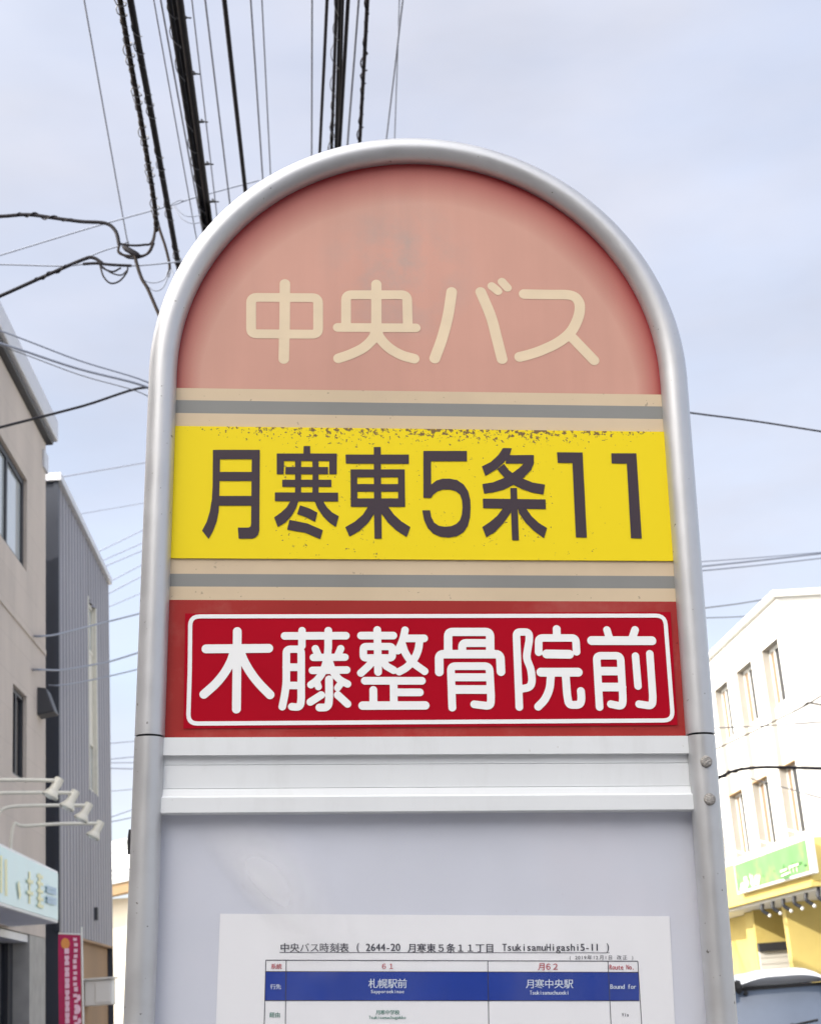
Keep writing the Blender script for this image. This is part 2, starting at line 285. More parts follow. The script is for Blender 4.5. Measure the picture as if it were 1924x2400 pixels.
def curve_pts(pts, n=8):
    P = [Vector(p) for p in pts]
    if len(P) < 3: return P
    P = [2 * P[0] - P[1]] + P + [2 * P[-1] - P[-2]]; r = []
    for i in range(1, len(P) - 2):
        for k in range(n):
            t = k / n; a, b, c, d = P[i - 1], P[i], P[i + 1], P[i + 2]
            r.append(0.5 * ((2 * b) + (c - a) * t + (2 * a - 5 * b + 4 * c - d) * t * t + (3 * b - a - 3 * c + d) * t ** 3))
    r.append(P[-2]); return r

# ------------------------------------------------------------------ ground
def structure(mb, name, m, **k): return tag(mb.build(name, m, **k), kind='structure')
M['asphalt'] = mat('asphalt', (0.055, 0.055, 0.058), 0.9, noise=0.2, nscale=3, bump=0.4, bscale=90)
M['paving'] = mat('pavement', (0.28, 0.27, 0.26), 0.85, noise=0.12, nscale=2, bump=0.2, bscale=50)
M['earth'] = mat('earth', (0.20, 0.19, 0.16), 0.95, noise=0.2, nscale=0.5)
M['paint'] = mat('road_paint', (0.75, 0.75, 0.72), 0.8, noise=0.1, nscale=8)
structure(MB().quad((-600, -600, -.16), (600, -600, -.16), (600, 1200, -.16), (-600, 1200, -.16)), 'ground', M['earth'])
structure(MB().quad((0.8, -200, -.15), (8.3, -200, -.15), (8.3, 600, -.15), (0.8, 600, -.15)), 'road', M['asphalt'])
structure(MB().box(-9, 0.62, -200, 600, -.155, 0), 'pavement', M['paving'])
structure(MB().box(8.48, 30, -200, 600, -.155, 0), 'far_pavement', M['paving'])
structure(MB().box(0.62, 0.8, -200, 600, -.157, 0.004), 'kerb', M['concrete'], bevel=0.02)
structure(MB().box(8.3, 8.48, -200, 600, -.157, 0.004), 'far_kerb', M['concrete'], bevel=0.02)
mb = MB()
for y in range(-60, 200, 10): mb.quad((4.48, y, -.146), (4.62, y, -.146), (4.62, y + 5, -.146), (4.48, y + 5, -.146))
structure(mb, 'road_marking', M['paint'])

# ------------------------------------------------------------------ THE SIGN
RS = orthonormal(Matrix(((0.998, 0.0555, 0.0311), (0.0308, 0.0063, -0.9995), (-0.0557, 0.9984, 0.0046))))
SO = Vector((0.1243, 1.6411, 2.0219)); VB = 2.0219 / 0.9984
SIGN_M = Matrix.Translation(SO + RS @ Vector((0, -VB, 0))) @ RS.to_4x4()
RSi = RS.transposed()
def S(px, py, w=0.0):                       # photo pixel -> sign-local (x across, y up from base, z out), on the plane z = w
    d = RSi @ ray((px, py)); e = RSi @ (EYE - SO); k = (w - e.z) / d.z; p = e + d * k
    return Vector((p.x, p.y + VB, w))
def sign_thing(name, label, cat):
    o = empty(name, label=label, category=cat); o.matrix_world = SIGN_M; return o
sign = sign_thing('bus_stop_sign', 'tall arched bus stop sign in a silver tube frame with pink, yellow and red panels', 'bus stop sign')
RT, UH = 0.0157, 0.2950
VC = 0.1655 + VB                               # centre of the arch
VJ = S(350, 1726).y                            # joint of hoop and legs
hoop = [(-UH, VJ + (VC - VJ) * i / 12, 0) for i in range(12)]
hoop += [(UH * -math.cos(math.pi * i / 64), VC + UH * math.sin(math.pi * i / 64), 0) for i in range(65)]
hoop += [(UH, VC - (VC - VJ) * i / 12, 0) for i in range(1, 13)]
MB().tube(hoop, RT, 32).build('frame_tube', M['alu'], sign, smooth=True)
for sx in (-1, 1):
    lg = MB().tube([(sx * UH, VJ - 0.0022 - (VJ - 0.0022) * i / 8, 0) for i in range(9)], RT, 32).build('leg', M['alu_low'], sign, smooth=True)
    MB().tube([(sx * UH, VJ + 0.004, 0), (sx * UH, VJ - 0.006, 0)], RT - 0.0022, 24).build('joint_sleeve', M['gap'], lg, smooth=True)
    if sx == 1:
        for p in ((1655, 1785.5), (1663.2, 1874)):
            c = S(*p, RT); ang = math.asin(max(-0.9, min(0.9, (c.x - UH) / RT)))
            ax = Vector((math.sin(ang), 0, math.cos(ang))); c0 = Vector((UH, c.y, 0)) + ax * (RT - 0.0016)
            MB().lathe([(0.0062, 0), (0.0064, 0.0022), (0.0060, 0.0034), (0.0040, 0.0042), (0.0001, 0.0044)], c0, ax, 28).build('bolt', M['bolt'], lg, smooth=True)
    else:
        c = S(307, 1972); MB().tube([(c.x - .001, c.y + .012, -.004), (c.x - .0022, c.y, -.004), (c.x - .001, c.y - .013, -.004)], .0022, 8).build('clip', M['gap'], lg)

# arched panel: bands of film on one sheet
WP = -0.004
ys = lambda y, x=962: S(x, y, WP).y
v_pink, v_g0, v_g1, v_y1, v_y0, v_g2, v_g3, v_red, v_bot = [ys(k) for k in (916.5, 944.5, 974.5, 1004, 1311, 1347.5, 1377, 1408, 1727)]
UI = UH - 0.004
def band_mesh():
    mb = MB(); rim_shade = []
    # pink half dome as a fine grid so the painted shade follows the frame
    NX, NR = 96, 40
    base = v_pink
    def topv(u): return VC + math.sqrt(max(0, (UI) ** 2 - u * u)) if True else 0
    vs = []
    for i in range(NX + 1):
        u = -UI + 2 * UI * (0.5 - 0.5 * math.cos(math.pi * i / NX))
        tv = max(base + 1e-4, topv(u))
        for j in range(NR + 1):
            v = base + (tv - base) * (1 - (1 - j / NR) ** 1.6)
            vs.append((u, v, WP))
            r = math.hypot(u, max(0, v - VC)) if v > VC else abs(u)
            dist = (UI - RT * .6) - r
            # painted shade band is wider at the crown than at the sides
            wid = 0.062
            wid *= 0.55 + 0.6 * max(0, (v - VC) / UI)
            rim_shade.append(max(0.0, min(1.0, dist / max(wid, 1e-3))) ** 0.8 * 0.62)
    fs = []
    for i in range(NX):
        for j in range(NR):
            a = i * (NR + 1) + j; fs.append((a, a + NR + 1, a + NR + 2, a + 1))
    mb.add(vs, fs, 0)
    for a, b, mi in ((v_g0, v_pink, 1), (v_g1, v_g0, 2), (v_y1, v_g1, 1), (v_y0, v_y1, 1), (v_g2, v_y0, 1), (v_g3, v_g2, 2), (v_red, v_g3, 1), (v_bot - .004, v_red, 3)):
        mb.quad((-UI, a, WP), (UI, a, WP), (UI, b, WP), (-UI, b, WP), mi); rim_shade += [1] * 4
    # back sheet
    n = 48; back = [(-UI, v_bot - .004, WP - .006), (UI, v_bot - .004, WP - .006)] + [(UI * math.cos(math.pi * i / n), VC + UI * math.sin(math.pi * i / n), WP - .006) for i in range(n + 1)]
    mb.add(back, [tuple(range(len(back)))[::-1]], 4); rim_shade += [1] * len(back)
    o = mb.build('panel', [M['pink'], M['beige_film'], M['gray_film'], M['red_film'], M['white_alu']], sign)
    a = o.data.attributes.new('rim_shade', 'FLOAT', 'POINT'); a.data.foreach_set('value', rim_shade)
    return o
panel = band_mesh()

# glyphs: union of thick strokes / outlines, contoured on a grid -> one clean film mesh
def seg_sdf(X, Y, a, b, hw):
    dx, dy = b[0] - a[0], b[1] - a[1]; L2 = dx * dx + dy * dy + 1e-12
    t = np.clip(((X - a[0]) * dx + (Y - a[1]) * dy) / L2, 0, 1)
    return np.hypot(X - a[0] - t * dx, Y - a[1] - t * dy) - hw
def poly_sdf(X, Y, P):
    d = np.full(X.shape, 1e9); ins = np.zeros(X.shape, bool); n = len(P)
    for i in range(n):
        a, b = P[i], P[(i + 1) % n]; d = np.minimum(d, seg_sdf(X, Y, a, b, 0))
        if a[1] != b[1]:
            c = (a[1] > Y) != (b[1] > Y); xi = a[0] + (Y - a[1]) * (b[0] - a[0]) / (b[1] - a[1]); ins ^= c & (X < xi)
    return np.where(ins, -d, d)
def contour(mb, sdf, box, h, w):
    x0, x1, y0, y1 = box; nx = int((x1 - x0) / h) + 2; ny = int((y1 - y0) / h) + 2
    xs = x0 + np.arange(nx) * h; yv = y0 + np.arange(ny) * h; X, Y = np.meshgrid(xs, yv); D = sdf(X, Y); I = D < 0
    for j in range(ny - 1):
        run = None
        for i in range(nx):
            full = i < nx - 1 and I[j, i] and I[j, i + 1] and I[j + 1, i] and I[j + 1, i + 1]
            if full:
                if run is None: run = i
                continue
            if run is not None:
                mb.quad((xs[run], yv[j], w), (xs[i], yv[j], w), (xs[i], yv[j + 1], w), (xs[run], yv[j + 1], w)); run = None
            if i >= nx - 1: continue
            c = [(i, j), (i + 1, j), (i + 1, j + 1), (i, j + 1)]; ins = [I[b, a] for a, b in c]
            if not any(ins): continue
            pts = []
            for k in range(4):
                (a, b), (a2, b2) = c[k], c[(k + 1) % 4]; d1, d2 = D[b, a], D[b2, a2]
                if d1 < 0: pts.append((xs[a], yv[b], w))
                if (d1 < 0) != (d2 < 0):
                    t = d1 / (d1 - d2); pts.append((xs[a] + (xs[a2] - xs[a]) * t, yv[b] + (yv[b2] - yv[b]) * t, w))
            if len(pts) > 2: mb.add(pts, [tuple(range(len(pts)))])
def rounded(pts, r=0.0, n=5):               # polyline with filleted corners (in picture units)
    P = [Vector(p) for p in pts]
    if r <= 0: return P
    o = [P[0]]
    for i in range(1, len(P) - 1):
        a, b, c = P[i - 1], P[i], P[i + 1]; ra = min(r, (a - b).length * .5); rb = min(r, (c - b).length * .5)
        p, s = b + (a - b).normalized() * ra, b + (c - b).normalized() * rb
        for k in range(n + 1):
            t = k / n; o.append(p * (1 - t) ** 2 + b * 2 * t * (1 - t) + s * t * t)
    return o + [P[-1]]
def glyph_row(name, reg, glyphs, m, parent, w, h=0.0005):
    """reg: (ox, oy, scale) of a zoomed crop; glyphs: list of glyphs, each a list of items
       ('s', halfwidth, [pts], 'c'|fillet) rounded stroke or ('p', [pts]) outline"""
    mb = MB()
    for g in glyphs:
        (ox, oy, sc), items = g if isinstance(g, tuple) else (reg, g)
        T = lambda p: S(ox + p[0] * sc, oy + p[1] * sc, w).xy
        prims = []
        for it in items:
            if it[0] == 's':
                pts = it[2]
                if len(it) > 3 and it[3] == 'c': pts = [p.xy for p in curve_pts([(*p, 0) for p in pts], 7)]
                elif len(it) > 3: pts = rounded(pts, it[3])
                a = T(pts[0]); b = T((pts[0][0] + 10, pts[0][1])); hw = (b - a).length / 10 * it[1]
                prims.append(('s', hw, [T(p) for p in pts]))
            else: prims.append(('p', 0, [T(p) for p in it[1]]))
        allp = [p for pr in prims for p in pr[2]]; mw = max(p[1] for p in prims) + 2 * h
        box = (min(p.x for p in allp) - mw, max(p.x for p in allp) + mw, min(p.y for p in allp) - mw, max(p.y for p in allp) + mw)
        def sdf(X, Y):
            D = np.full(X.shape, 1e9)
            for k, hw, pts in prims:
                if k == 's':
                    for i in range(len(pts) - 1): D = np.minimum(D, seg_sdf(X, Y, pts[i], pts[i + 1], hw))
                else: D = np.minimum(D, poly_sdf(X, Y, pts))
            return D
        contour(mb, sdf, box, h, w)
    return mb.build(name, m, parent)

RA, RB = (540, 620, .2662), (980, 620, .2662)
s_ = lambda hw, pts, c=0: ('s', hw, pts, c)
chuo = [
 (RA, [s_(43, [(182, 450), (182, 287), (772, 290), (772, 612), (182, 608), (182, 450)], 50), s_(46, [(480, 168), (478, 500), (470, 830)])]),
 (RA, [s_(45, [(1285, 172), (1285, 560)]), s_(43, [(1018, 545), (1018, 264), (1555, 264), (1562, 545)], 50), s_(42, [(945, 552), (1632, 556)]),
       s_(46, [(1285, 560), (1262, 640), (1180, 725), (1065, 785), (952, 825)], 'c'), s_(46, [(1285, 560), (1312, 640), (1395, 730), (1505, 795), (1618, 828)], 'c')]),
 (RB, [s_(47, [(295, 240), (262, 450), (210, 650), (146, 825)], 'c'), s_(47, [(550, 240), (638, 450), (690, 640), (738, 830)], 'c'), s_(38, [(648, 188), (702, 232)]), s_(38, [(738, 150), (785, 202)])]),
 (RB, [s_(46, [(932, 258), (1150, 262), (1340, 268), (1410, 320), (1422, 400), (1395, 500), (1335, 600), (1230, 685), (1090, 752), (980, 790), (893, 812)], 'c'), s_(46, [(1335, 620), (1450, 740), (1548, 842)], 'c')]),
]
glyph_row('lettering', None, chuo, M['cream_vinyl'], panel, WP + .0003, .0006)

# yellow name plate
WY = WP + .0022
a0, a1 = S(404, 998.5, WY), S(1562, 1011, WY); b0, b1 = S(396, 1308, WY), S(1583, 1314.5, WY)
vy1, vy0 = (a0.y + a1.y) / 2, (b0.y + b1.y) / 2
M['yellow'] = yellow_material(vy1)
ypl = MB().box(-UI, UI, vy0, vy1, WP + .0003, WY).build('name_plate', M['yellow'], sign)
RCc, RD, RE = (380, 980, .24306), (780, 980, .24306), (1180, 980, .24306)
p_ = lambda *pts: ('p', list(pts))
name = [
 (RCc, [p_((490,305),(487,650),(480,780),(460,900),(430,1000),(385,1085),(448,1165),(490,1090),(525,1000),(545,900),(550,780),(560,305)), p_((490,305),(942,305),(942,395),(490,395)),
        p_((530,518),(900,518),(900,605),(530,605)), p_((530,750),(900,750),(900,843),(530,843)), p_((865,305),(942,305),(937,1080),(925,1125),(900,1150),(870,1162),(738,1162),(730,1055),(835,1055),(852,1045),(858,1020))]),
 (RCc, [p_((1365,268),(1428,268),(1428,350),(1362,350)), p_((1105,340),(1685,340),(1685,412),(1105,412)), p_((1105,340),(1178,340),(1172,540),(1105,540)), p_((1612,340),(1685,340),(1683,540),(1612,540)),
        p_((1190,470),(1600,470),(1600,540),(1187,540)), p_((1158,593),(1632,593),(1632,662),(1158,662)), p_((1087,715),(1697,718),(1697,803),(1087,800)), p_((1282,400),(1340,400),(1340,730),(1282,730)), p_((1450,400),(1508,400),(1508,730),(1450,730)),
        p_((1245,785),(1200,860),(1140,915),(1080,957),(1115,1050),(1190,1005),(1245,945),(1290,870),(1318,785)), p_((1462,785),(1500,870),(1550,945),(1610,1005),(1675,1050),(1703,945),(1640,910),(1585,855),(1545,785)),
        p_((1330,840),(1420,870),(1497,910),(1475,1000),(1390,955),(1302,925)), p_((1228,980),(1400,1015),(1550,1080),(1525,1167),(1380,1105),(1205,1075))]),
 (RD, [p_((123,350),(733,350),(733,440),(125,437)), p_((395,277),(462,277),(468,900),(472,1162),(402,1162),(397,900)), p_((170,493),(693,493),(693,570),(170,570)), p_((170,493),(235,493),(237,855),(173,855)), p_((628,493),(693,493),(697,855),(630,855)),
       p_((200,635),(660,635),(660,708),(200,708)), p_((173,773),(697,773),(697,855),(173,855)), p_((345,845),(290,930),(210,1000),(120,1050),(160,1143),(260,1085),(340,1010),(400,920),(410,845)), p_((455,845),(468,920),(530,1005),(610,1080),(712,1147),(748,1050),(660,995),(590,930),(526,845))]),
 (RD, [p_((873,315),(1293,315),(1293,415),(947,415),(947,640),(1000,600),(1060,583),(1130,583),(1200,597),(1262,640),(1305,705),(1325,790),(1328,860),(1322,960),(1300,1040),(1260,1100),(1200,1137),(1120,1152),(1040,1145),(970,1115),(915,1060),(880,985),(862,888),(938,888),(948,950),(975,1005),(1020,1038),(1080,1047),(1140,1042),(1190,1020),(1225,985),(1243,930),(1250,860),(1245,790),(1225,735),(1185,703),(1125,688),(1060,688),(1010,705),(970,735),(945,770),(873,768))]),
 (RE, [p_((-6,287),(80,290),(60,350),(0,430),(-65,490),(-176,557),(-209,465),(-120,420),(-50,355)), p_((30,355),(292,355),(292,437),(20,437)), p_((195,437),(215,405),(292,410),(292,437),(265,500),(185,580),(100,640),(0,690),(-100,715),(-188,727),(-205,635),(-100,618),(0,578),(90,525),(150,480)),
       p_((-60,490),(5,440),(50,500),(100,540),(190,583),(280,620),(400,640),(385,737),(270,715),(170,680),(95,640),(10,575),(-40,520)), p_((65,673),(130,673),(135,850),(148,1178),(82,1178),(70,850)), p_((-200,775),(405,783),(408,877),(-198,868)),
       p_((0,862),(-60,940),(-130,1000),(-205,1050),(-167,1150),(-80,1095),(0,1010),(68,912),(76,862)), p_((138,862),(148,915),(210,1005),(290,1085),(390,1158),(420,1060),(340,1010),(270,945),(212,862))]),
 (RE, [p_((515,328),(762,330),(803,1152),(697,1150),(664,432),(522,430))]),
 (RE, [p_((1038,338),(1280,338),(1333,1160),(1228,1158),(1188,438),(1042,436))]),
]
glyph_row('lettering', None, name, M['purple_black'], ypl, WY + .0006, .0005)

# red advert sticker with white rounded border
WR = WP + .0012
q4 = [S(*p, WR) for p in ((434, 1438), (1571.5, 1434.5), (1588, 1700), (430, 1708))]
red = MB().add(q4, [(3, 2, 1, 0)]).build('advert_sticker', M['sticker_red'], sign)
RF, RG, RH = (370, 1390, .24884), (800, 1390, .24884), (1200, 1390, .24884)
brd = [(444.8, 1570), (446, 1445), (1558.5, 1443), (1577, 1689), (441, 1696.5), (444.8, 1570)]
glyph_row('border', None, [((0, 0, 1), [s_(5.0, brd, 22)])], M['white_vinyl'], red, WR + .0005, .0007)
kito = [
 (RF, [s_(41, [(748, 362), (740, 1095)]), s_(43, [(455, 527), (1043, 522)]), s_(42, [(722, 545), (690, 640), (630, 750), (545, 855), (434, 955)], 'c'), s_(42, [(772, 545), (810, 640), (870, 745), (950, 850), (1056, 960)], 'c')]),
 (RF, [s_(37, [(1195, 405), (1770, 403)]), s_(35, [(1358, 355), (1356, 500)]), s_(36, [(1605, 355), (1604, 520)]), s_(36, [(1172, 1072), (1195, 960), (1210, 850), (1210, 530), (1350, 530), (1350, 1010), (1338, 1078), (1262, 1072)], 40),
       s_(37, [(1210, 700), (1348, 700)]), s_(36, [(1210, 872), (1348, 872)]), s_(35, [(1483, 525), (1508, 585)]), s_(35, [(1722, 525), (1694, 590)]), s_(35, [(1465, 608), (1762, 606)]), s_(36, [(1456, 730), (1778, 726)]),
       s_(35, [(1603, 520), (1592, 620), (1555, 740), (1500, 820), (1442, 865)], 'c'), s_(35, [(1605, 620), (1650, 740), (1710, 815), (1786, 858)], 'c'), s_(33, [(1500, 845), (1512, 885)]), s_(33, [(1725, 850), (1692, 895)]),
       s_(37, [(1612, 815), (1614, 1000), (1602, 1080), (1522, 1080)], 45), s_(36, [(1538, 962), (1436, 1028)]), s_(36, [(1694, 962), (1786, 1046)])]),
 (RG, [s_(37, [(186, 402), (488, 402)]), s_(36, [(338, 348), (346, 745)]), s_(35, [(207, 560), (207, 505), (480, 505), (480, 612), (207, 612), (207, 560)], 26), s_(36, [(300, 640), (250, 695), (184, 755)]), s_(36, [(385, 632), (425, 690), (492, 728)]),
       s_(35, [(600, 350), (575, 450), (532, 545)], 'c'), s_(37, [(590, 428), (778, 428)]), s_(36, [(738, 440), (722, 540), (680, 630), (615, 700), (545, 742)], 'c'), s_(36, [(575, 490), (605, 570), (665, 650), (784, 738)], 'c'),
       s_(37, [(222, 828), (758, 828)]), s_(36, [(492, 835), (494, 1060)]), s_(37, [(500, 937), (738, 937)]), s_(37, [(301, 915), (302, 1060)]), s_(40, [(200, 1062), (790, 1060)])]),
 (RG, [s_(40, [(1005, 570), (1005, 367), (1400, 367), (1402, 570)], 45), s_(38, [(1138, 570), (1138, 472), (1395, 472)], 38), s_(41, [(922, 745), (920, 577), (1495, 577), (1503, 742)], 45),
       s_(37, [(1044, 1080), (1030, 690), (1394, 690), (1410, 1000), (1402, 1068), (1252, 1050)], 45), s_(38, [(1040, 795), (1392, 795)]), s_(41, [(1045, 910), (1400, 910)])]),
 (RH, [s_(36, [(68, 1075), (40, 368), (158, 368), (164, 430), (134, 610), (178, 720), (190, 830), (170, 890), (85, 905)], 38), s_(37, [(420, 340), (422, 420)]), s_(36, [(250, 558), (250, 424), (600, 424), (607, 555)], 40), s_(42, [(325, 575), (540, 578)]),
       s_(42, [(272, 747), (622, 747)]), s_(37, [(365, 780), (352, 900), (310, 1000), (246, 1072)], 'c'), s_(37, [(506, 790), (518, 960), (535, 1055), (640, 1055), (655, 1000), (648, 925)], 35)]),
 (RH, [s_(35, [(893, 348), (918, 430)]), s_(36, [(1158, 348), (1130, 430)]), s_(42, [(750, 449), (1316, 450)]), s_(36, [(824, 1075), (795, 592), (1020, 592), (1044, 1000), (1036, 1070), (930, 1048)], 42), s_(40, [(810, 737), (1025, 737)]), s_(41, [(820, 887), (1035, 887)]),
       s_(35, [(1162, 595), (1186, 878)]), s_(35, [(1297, 573), (1326, 990), (1318, 1066), (1196, 1048)], 40)]),
]
glyph_row('lettering', None, kito, M['white_vinyl'], red, WR + .0006, .0005)

# crossbar: one extruded aluminium profile between the legs
def vv(y, w): return S(700, y, w).y
UB = UH - RT * 0.62
prof = [(vv(1728, .002), -.010), (vv(1728, .004), .004), (vv(1769.5, .004), .004), (vv(1769.5, .004), -.003), (vv(1792, -.003), -.003), (vv(1792, -.003), -.005), (vv(1794, -.003), -.005), (vv(1794, -.003), -.001),
        (vv(1847, -.001), -.001), (vv(1847, -.001), -.003), (vv(1849, -.001), -.003), (vv(1849, -.001), .001), (vv(1865, .002), .003), (vv(1869, .004), .0055), (vv(1903.5, .0055), .0055), (vv(1905.5, .0055), .004), (vv(1905.5, .004), -.012)]
mb = MB(); n = len(prof)
vs = [(-UB, v, w) for v, w in prof] + [(UB, v, w) for v, w in prof]
mb.add(vs, [(i, i + n, i + 1 + n, i + 1) for i in range(n - 1)] + [(n - 1, 2 * n - 1, n, 0), tuple(range(n)), tuple(range(n, 2 * n))[::-1]])
mb.build('crossbar', M['white_alu'], sign)
vcb = prof[-1][0]
REFL_STREAK = (tuple(S(505, 1925, -.007).xy), tuple(S(800, 2215, -.007).xy))
M['cover'] = cover_material()
# display case below the crossbar
WBK = -.014
MB().box(-UB + .001, UB - .001, 0.75, vcb + .006, WBK - .006, WBK).build('backing_board', M['board'], sign)
MB().box(-UB, UB, 0.70, 0.75, -.014, .004).build('bottom_rail', M['white_alu'], sign)
MB().box(-UB + .001, UB - .001, 0.752, vcb + .002, -.0085, -.0065).build('cover_pane', M['cover'], sign)

# ------------------------------------------------------------------ timetable sheet inside the case
sheet = sign_thing('timetable_sheet', 'white printed bus timetable sheet with a blue row behind the clear cover of the sign', 'timetable')
WT = WBK + .0008
t0, t1 = S(516, 2142.5, WT), S(1569, 2148.5, WT); ex = (t1 - t0).normalized(); ey = Vector((ex.y, -ex.x, 0)); wd_ = (t1 - t0).length
q0 = [t0, t1, t1 + ey * .62, t0 + ey * .62]
MB().add([p + Vector((0, 0, 0)) for p in q0] + [p - Vector((0, 0, .0004)) for p in q0], [(3, 2, 1, 0), (4, 5, 6, 7), (0, 1, 5, 4), (1, 2, 6, 5), (2, 3, 7, 6), (3, 0, 4, 7)]).build('paper', M['paper'], sheet)
R3, R4 = (600, 2190, .26620), (1040, 2190, .28935)
def z3(x, y): return (R3[0] + x * R3[2], R3[1] + y * R3[2])
def z4(x, y): return (R4[0] + x * R4[2], R4[1] + y * R4[2])
def line(mb, a, b, px=1.6, w=WT + .0004):
    A, B = S(*a, w), S(*b, w); d = (B - A).normalized(); nrm = Vector((-d.y, d.x, 0)) * (px * .5 * .00048); mb.quad(A - nrm, B - nrm, B + nrm, A + nrm)
def down(p, x_dir, y):   # extend a column line below the picture
    return p
bl = [S(*p, WT + .0002) for p in (z3(85, 332), z4(1576, 312), z4(1584, 541), z3(78, 586))]
MB().add(bl, [(3, 2, 1, 0)]).build('table_band', M['band_blue'], sheet)
mb = MB()
line(mb, z3(87, 231), z4(1571, 221)); line(mb, z3(87, 231), z3(62, 1200)); line(mb, z3(266, 231), z3(254, 1200)); line(mb, z4(356, 217), z4(370, 1100)); line(mb, z4(1329, 219), z4(1372, 1100)); line(mb, z4(1571, 221), z4(1625, 1100))
line(mb, z3(85, 331), z4(1576, 311)); line(mb, z3(78, 587), z4(1584, 542)); line(mb, z3(208, 163), z4(1342, 153), 1.2); line(mb, z3(70, 1000), z4(1610, 920))
mb.build('table_rules', M['ink'], sheet)
def glyph_mesh(ch):
    c = bpy.data.curves.new('t', 'FONT'); c.body = ch; c.resolution_u = 3
    o = bpy.data.objects.new('t', c); COL.objects.link(o); me = bpy.data.meshes.new_from_object(o.evaluated_get(bpy.context.evaluated_depsgraph_get()))
    bpy.data.objects.remove(o); bpy.data.curves.remove(c)
    V = [v.co.xy for v in me.vertices]; F = [tuple(p.vertices) for p in me.polygons]; bpy.data.meshes.remove(me); return V, F
def text_into(mb, s, tl, br, w, bold):
    """print a string in equal cells filling the box tl..br (photo pixels); each letter twice, a hair apart, for weight"""
    A, B, C_ = S(tl[0], br[1], w), S(br[0], br[1], w), S(tl[0], tl[1], w); X, Y = B - A, C_ - A
    G_ = [(ch, *glyph_mesh(ch)) for ch in s]; cjk = any(ord(ch) > 0x2e80 for ch in s)
    ys_ = [v.y for _, V, _ in G_ for v in V]; y0, y1 = min(ys_), max(ys_)
    units = [1.0 if (ord(ch) > 0x2e80) else .5 for ch in s]; tot = sum(units); pos = 0
    for (ch, V, F), u in zip(G_, units):
        if V:
            x0, x1 = min(v.x for v in V), max(v.x for v in V); cw = u / tot; wgl = x1 - x0
            sx = min(cw * (.96 if u == 1 else .86) / max(wgl, 1e-6), 1.05 * (Y.length / (y1 - y0)) / X.length)
            cxp = pos + cw / 2
            for k, dx in enumerate((-bold, bold)):
                o = Vector((0, 0, k * .00005))
                mb.add([A + X * (cxp + (v.x - (x0 + x1) / 2) * sx) + Vector((dx, 0, 0)) + Y * ((v.y - y0) / (y1 - y0)) + o for v in V], F)
        pos += u / tot
def text_row(name, items, m, bold=0.00008):
    for s, a, b in items:
        mb = MB(); text_into(mb, s, a, b, WT + .0006, bold); mb.build(name, m, sheet)
text_row('title_text', [('中央バス時刻表', z3(210, 80), z3(820, 160)), ('(', z3(886, 80), z3(908, 160)), ('2644-20', z3(965, 85), z3(1272, 150)), ('月寒東５条１１丁目', z3(1327, 84), z4(412, 149)),
    ('TsukisamuHigashi5-11', z4(472, 80), z4(1262, 156)), (')', z4(1318, 76), z4(1338, 152))], M['ink'], .00016)
text_row('date_text', [('( 2019年12月1日 改正 )', z4(1012, 172), z4(1540, 214))], M['ink'], .00002)
text_row('route_text', [('系統', z3(130, 262), z3(228, 309)), ('６ １', z3(1105, 262), z3(1212, 308)), ('月６２', z4(760, 238), z4(932, 295)), ('Route No.', z4(1341, 249), z4(1545, 289))], M['ink_red'])
text_row('destination_text', [('行先', z3(125, 442), z3(222, 488)), ('札幌駅前', z3(988, 395), z3(1330, 478)), ('Sapporoekimae', z3(1010, 492), z3(1305, 532)), ('月寒中央駅', z4(657, 367), z4(1050, 441)),
    ('Tsukisamuchuoeki', z4(695, 460), z4(1015, 492)), ('Bound for', z4(1347, 408), z4(1560, 446))], M['ink_white'], .0001)
text_row('via_text', [('経由', z3(118, 690), z3(215, 736)), ('月寒中学校', z3(1050, 670), z3(1265, 712)), ('Tsukisamuchugakko', z3(992, 722), z3(1320, 758))], M['ink_green'])
text_row('via_english_text', [('Via', z4(1440, 641), z4(1500, 669))], M['ink'])

# ------------------------------------------------------------------ buildings
M['beige_wall'] = mat('beige_siding', (0.54, 0.475, 0.425), 0.85, noise=0.07, nscale=1.5, bump=0.25, bscale=40, dirt=(0.34, 0.30, 0.28), dirt_scale=0.9, dirt_amt=0.35, stretch=(1, 1, .35))
def joints(m, w, h, dark=.86, axes=('Y', 'Z'), off=.5):
    t = m.node_tree; b = t.nodes['Principled BSDF']; inp = b.inputs['Base Color']; src = inp.links[0].from_socket
    tcn = t.nodes.new('ShaderNodeTexCoord'); sx = t.nodes.new('ShaderNodeSeparateXYZ'); t.links.new(tcn.outputs['Object'], sx.inputs[0])
    cb = t.nodes.new('ShaderNodeCombineXYZ'); t.links.new(sx.outputs[axes[0]], cb.inputs[0]); t.links.new(sx.outputs[axes[1]], cb.inputs[1])
    br = t.nodes.new('ShaderNodeTexBrick'); br.offset = off; br.inputs['Scale'].default_value = 1; br.inputs['Brick Width'].default_value = w; br.inputs['Row Height'].default_value = h; br.inputs['Mortar Size'].default_value = .006; br.inputs['Mortar Smooth'].default_value = .3
    br.inputs['Color1'].default_value = (1, 1, 1, 1); br.inputs['Color2'].default_value = (.965, .965, .965, 1); br.inputs['Mortar'].default_value = (dark, dark, dark, 1); t.links.new(cb.outputs[0], br.inputs['Vector'])
    mx_ = t.nodes.new('ShaderNodeMix'); mx_.data_type = 'RGBA'; mx_.blend_type = 'MULTIPLY'; mx_.inputs['Factor'].default_value = 1; t.links.new(src, mx_.inputs[6]); t.links.new(br.outputs['Color'], mx_.inputs[7]); t.links.new(mx_.outputs[2], inp)
joints(M['beige_wall'], 1.82, .455)
M['coping'] = mat('pale_metal_coping', (0.55, 0.56, 0.60), 0.45, 0.2, noise=0.05, nscale=3)
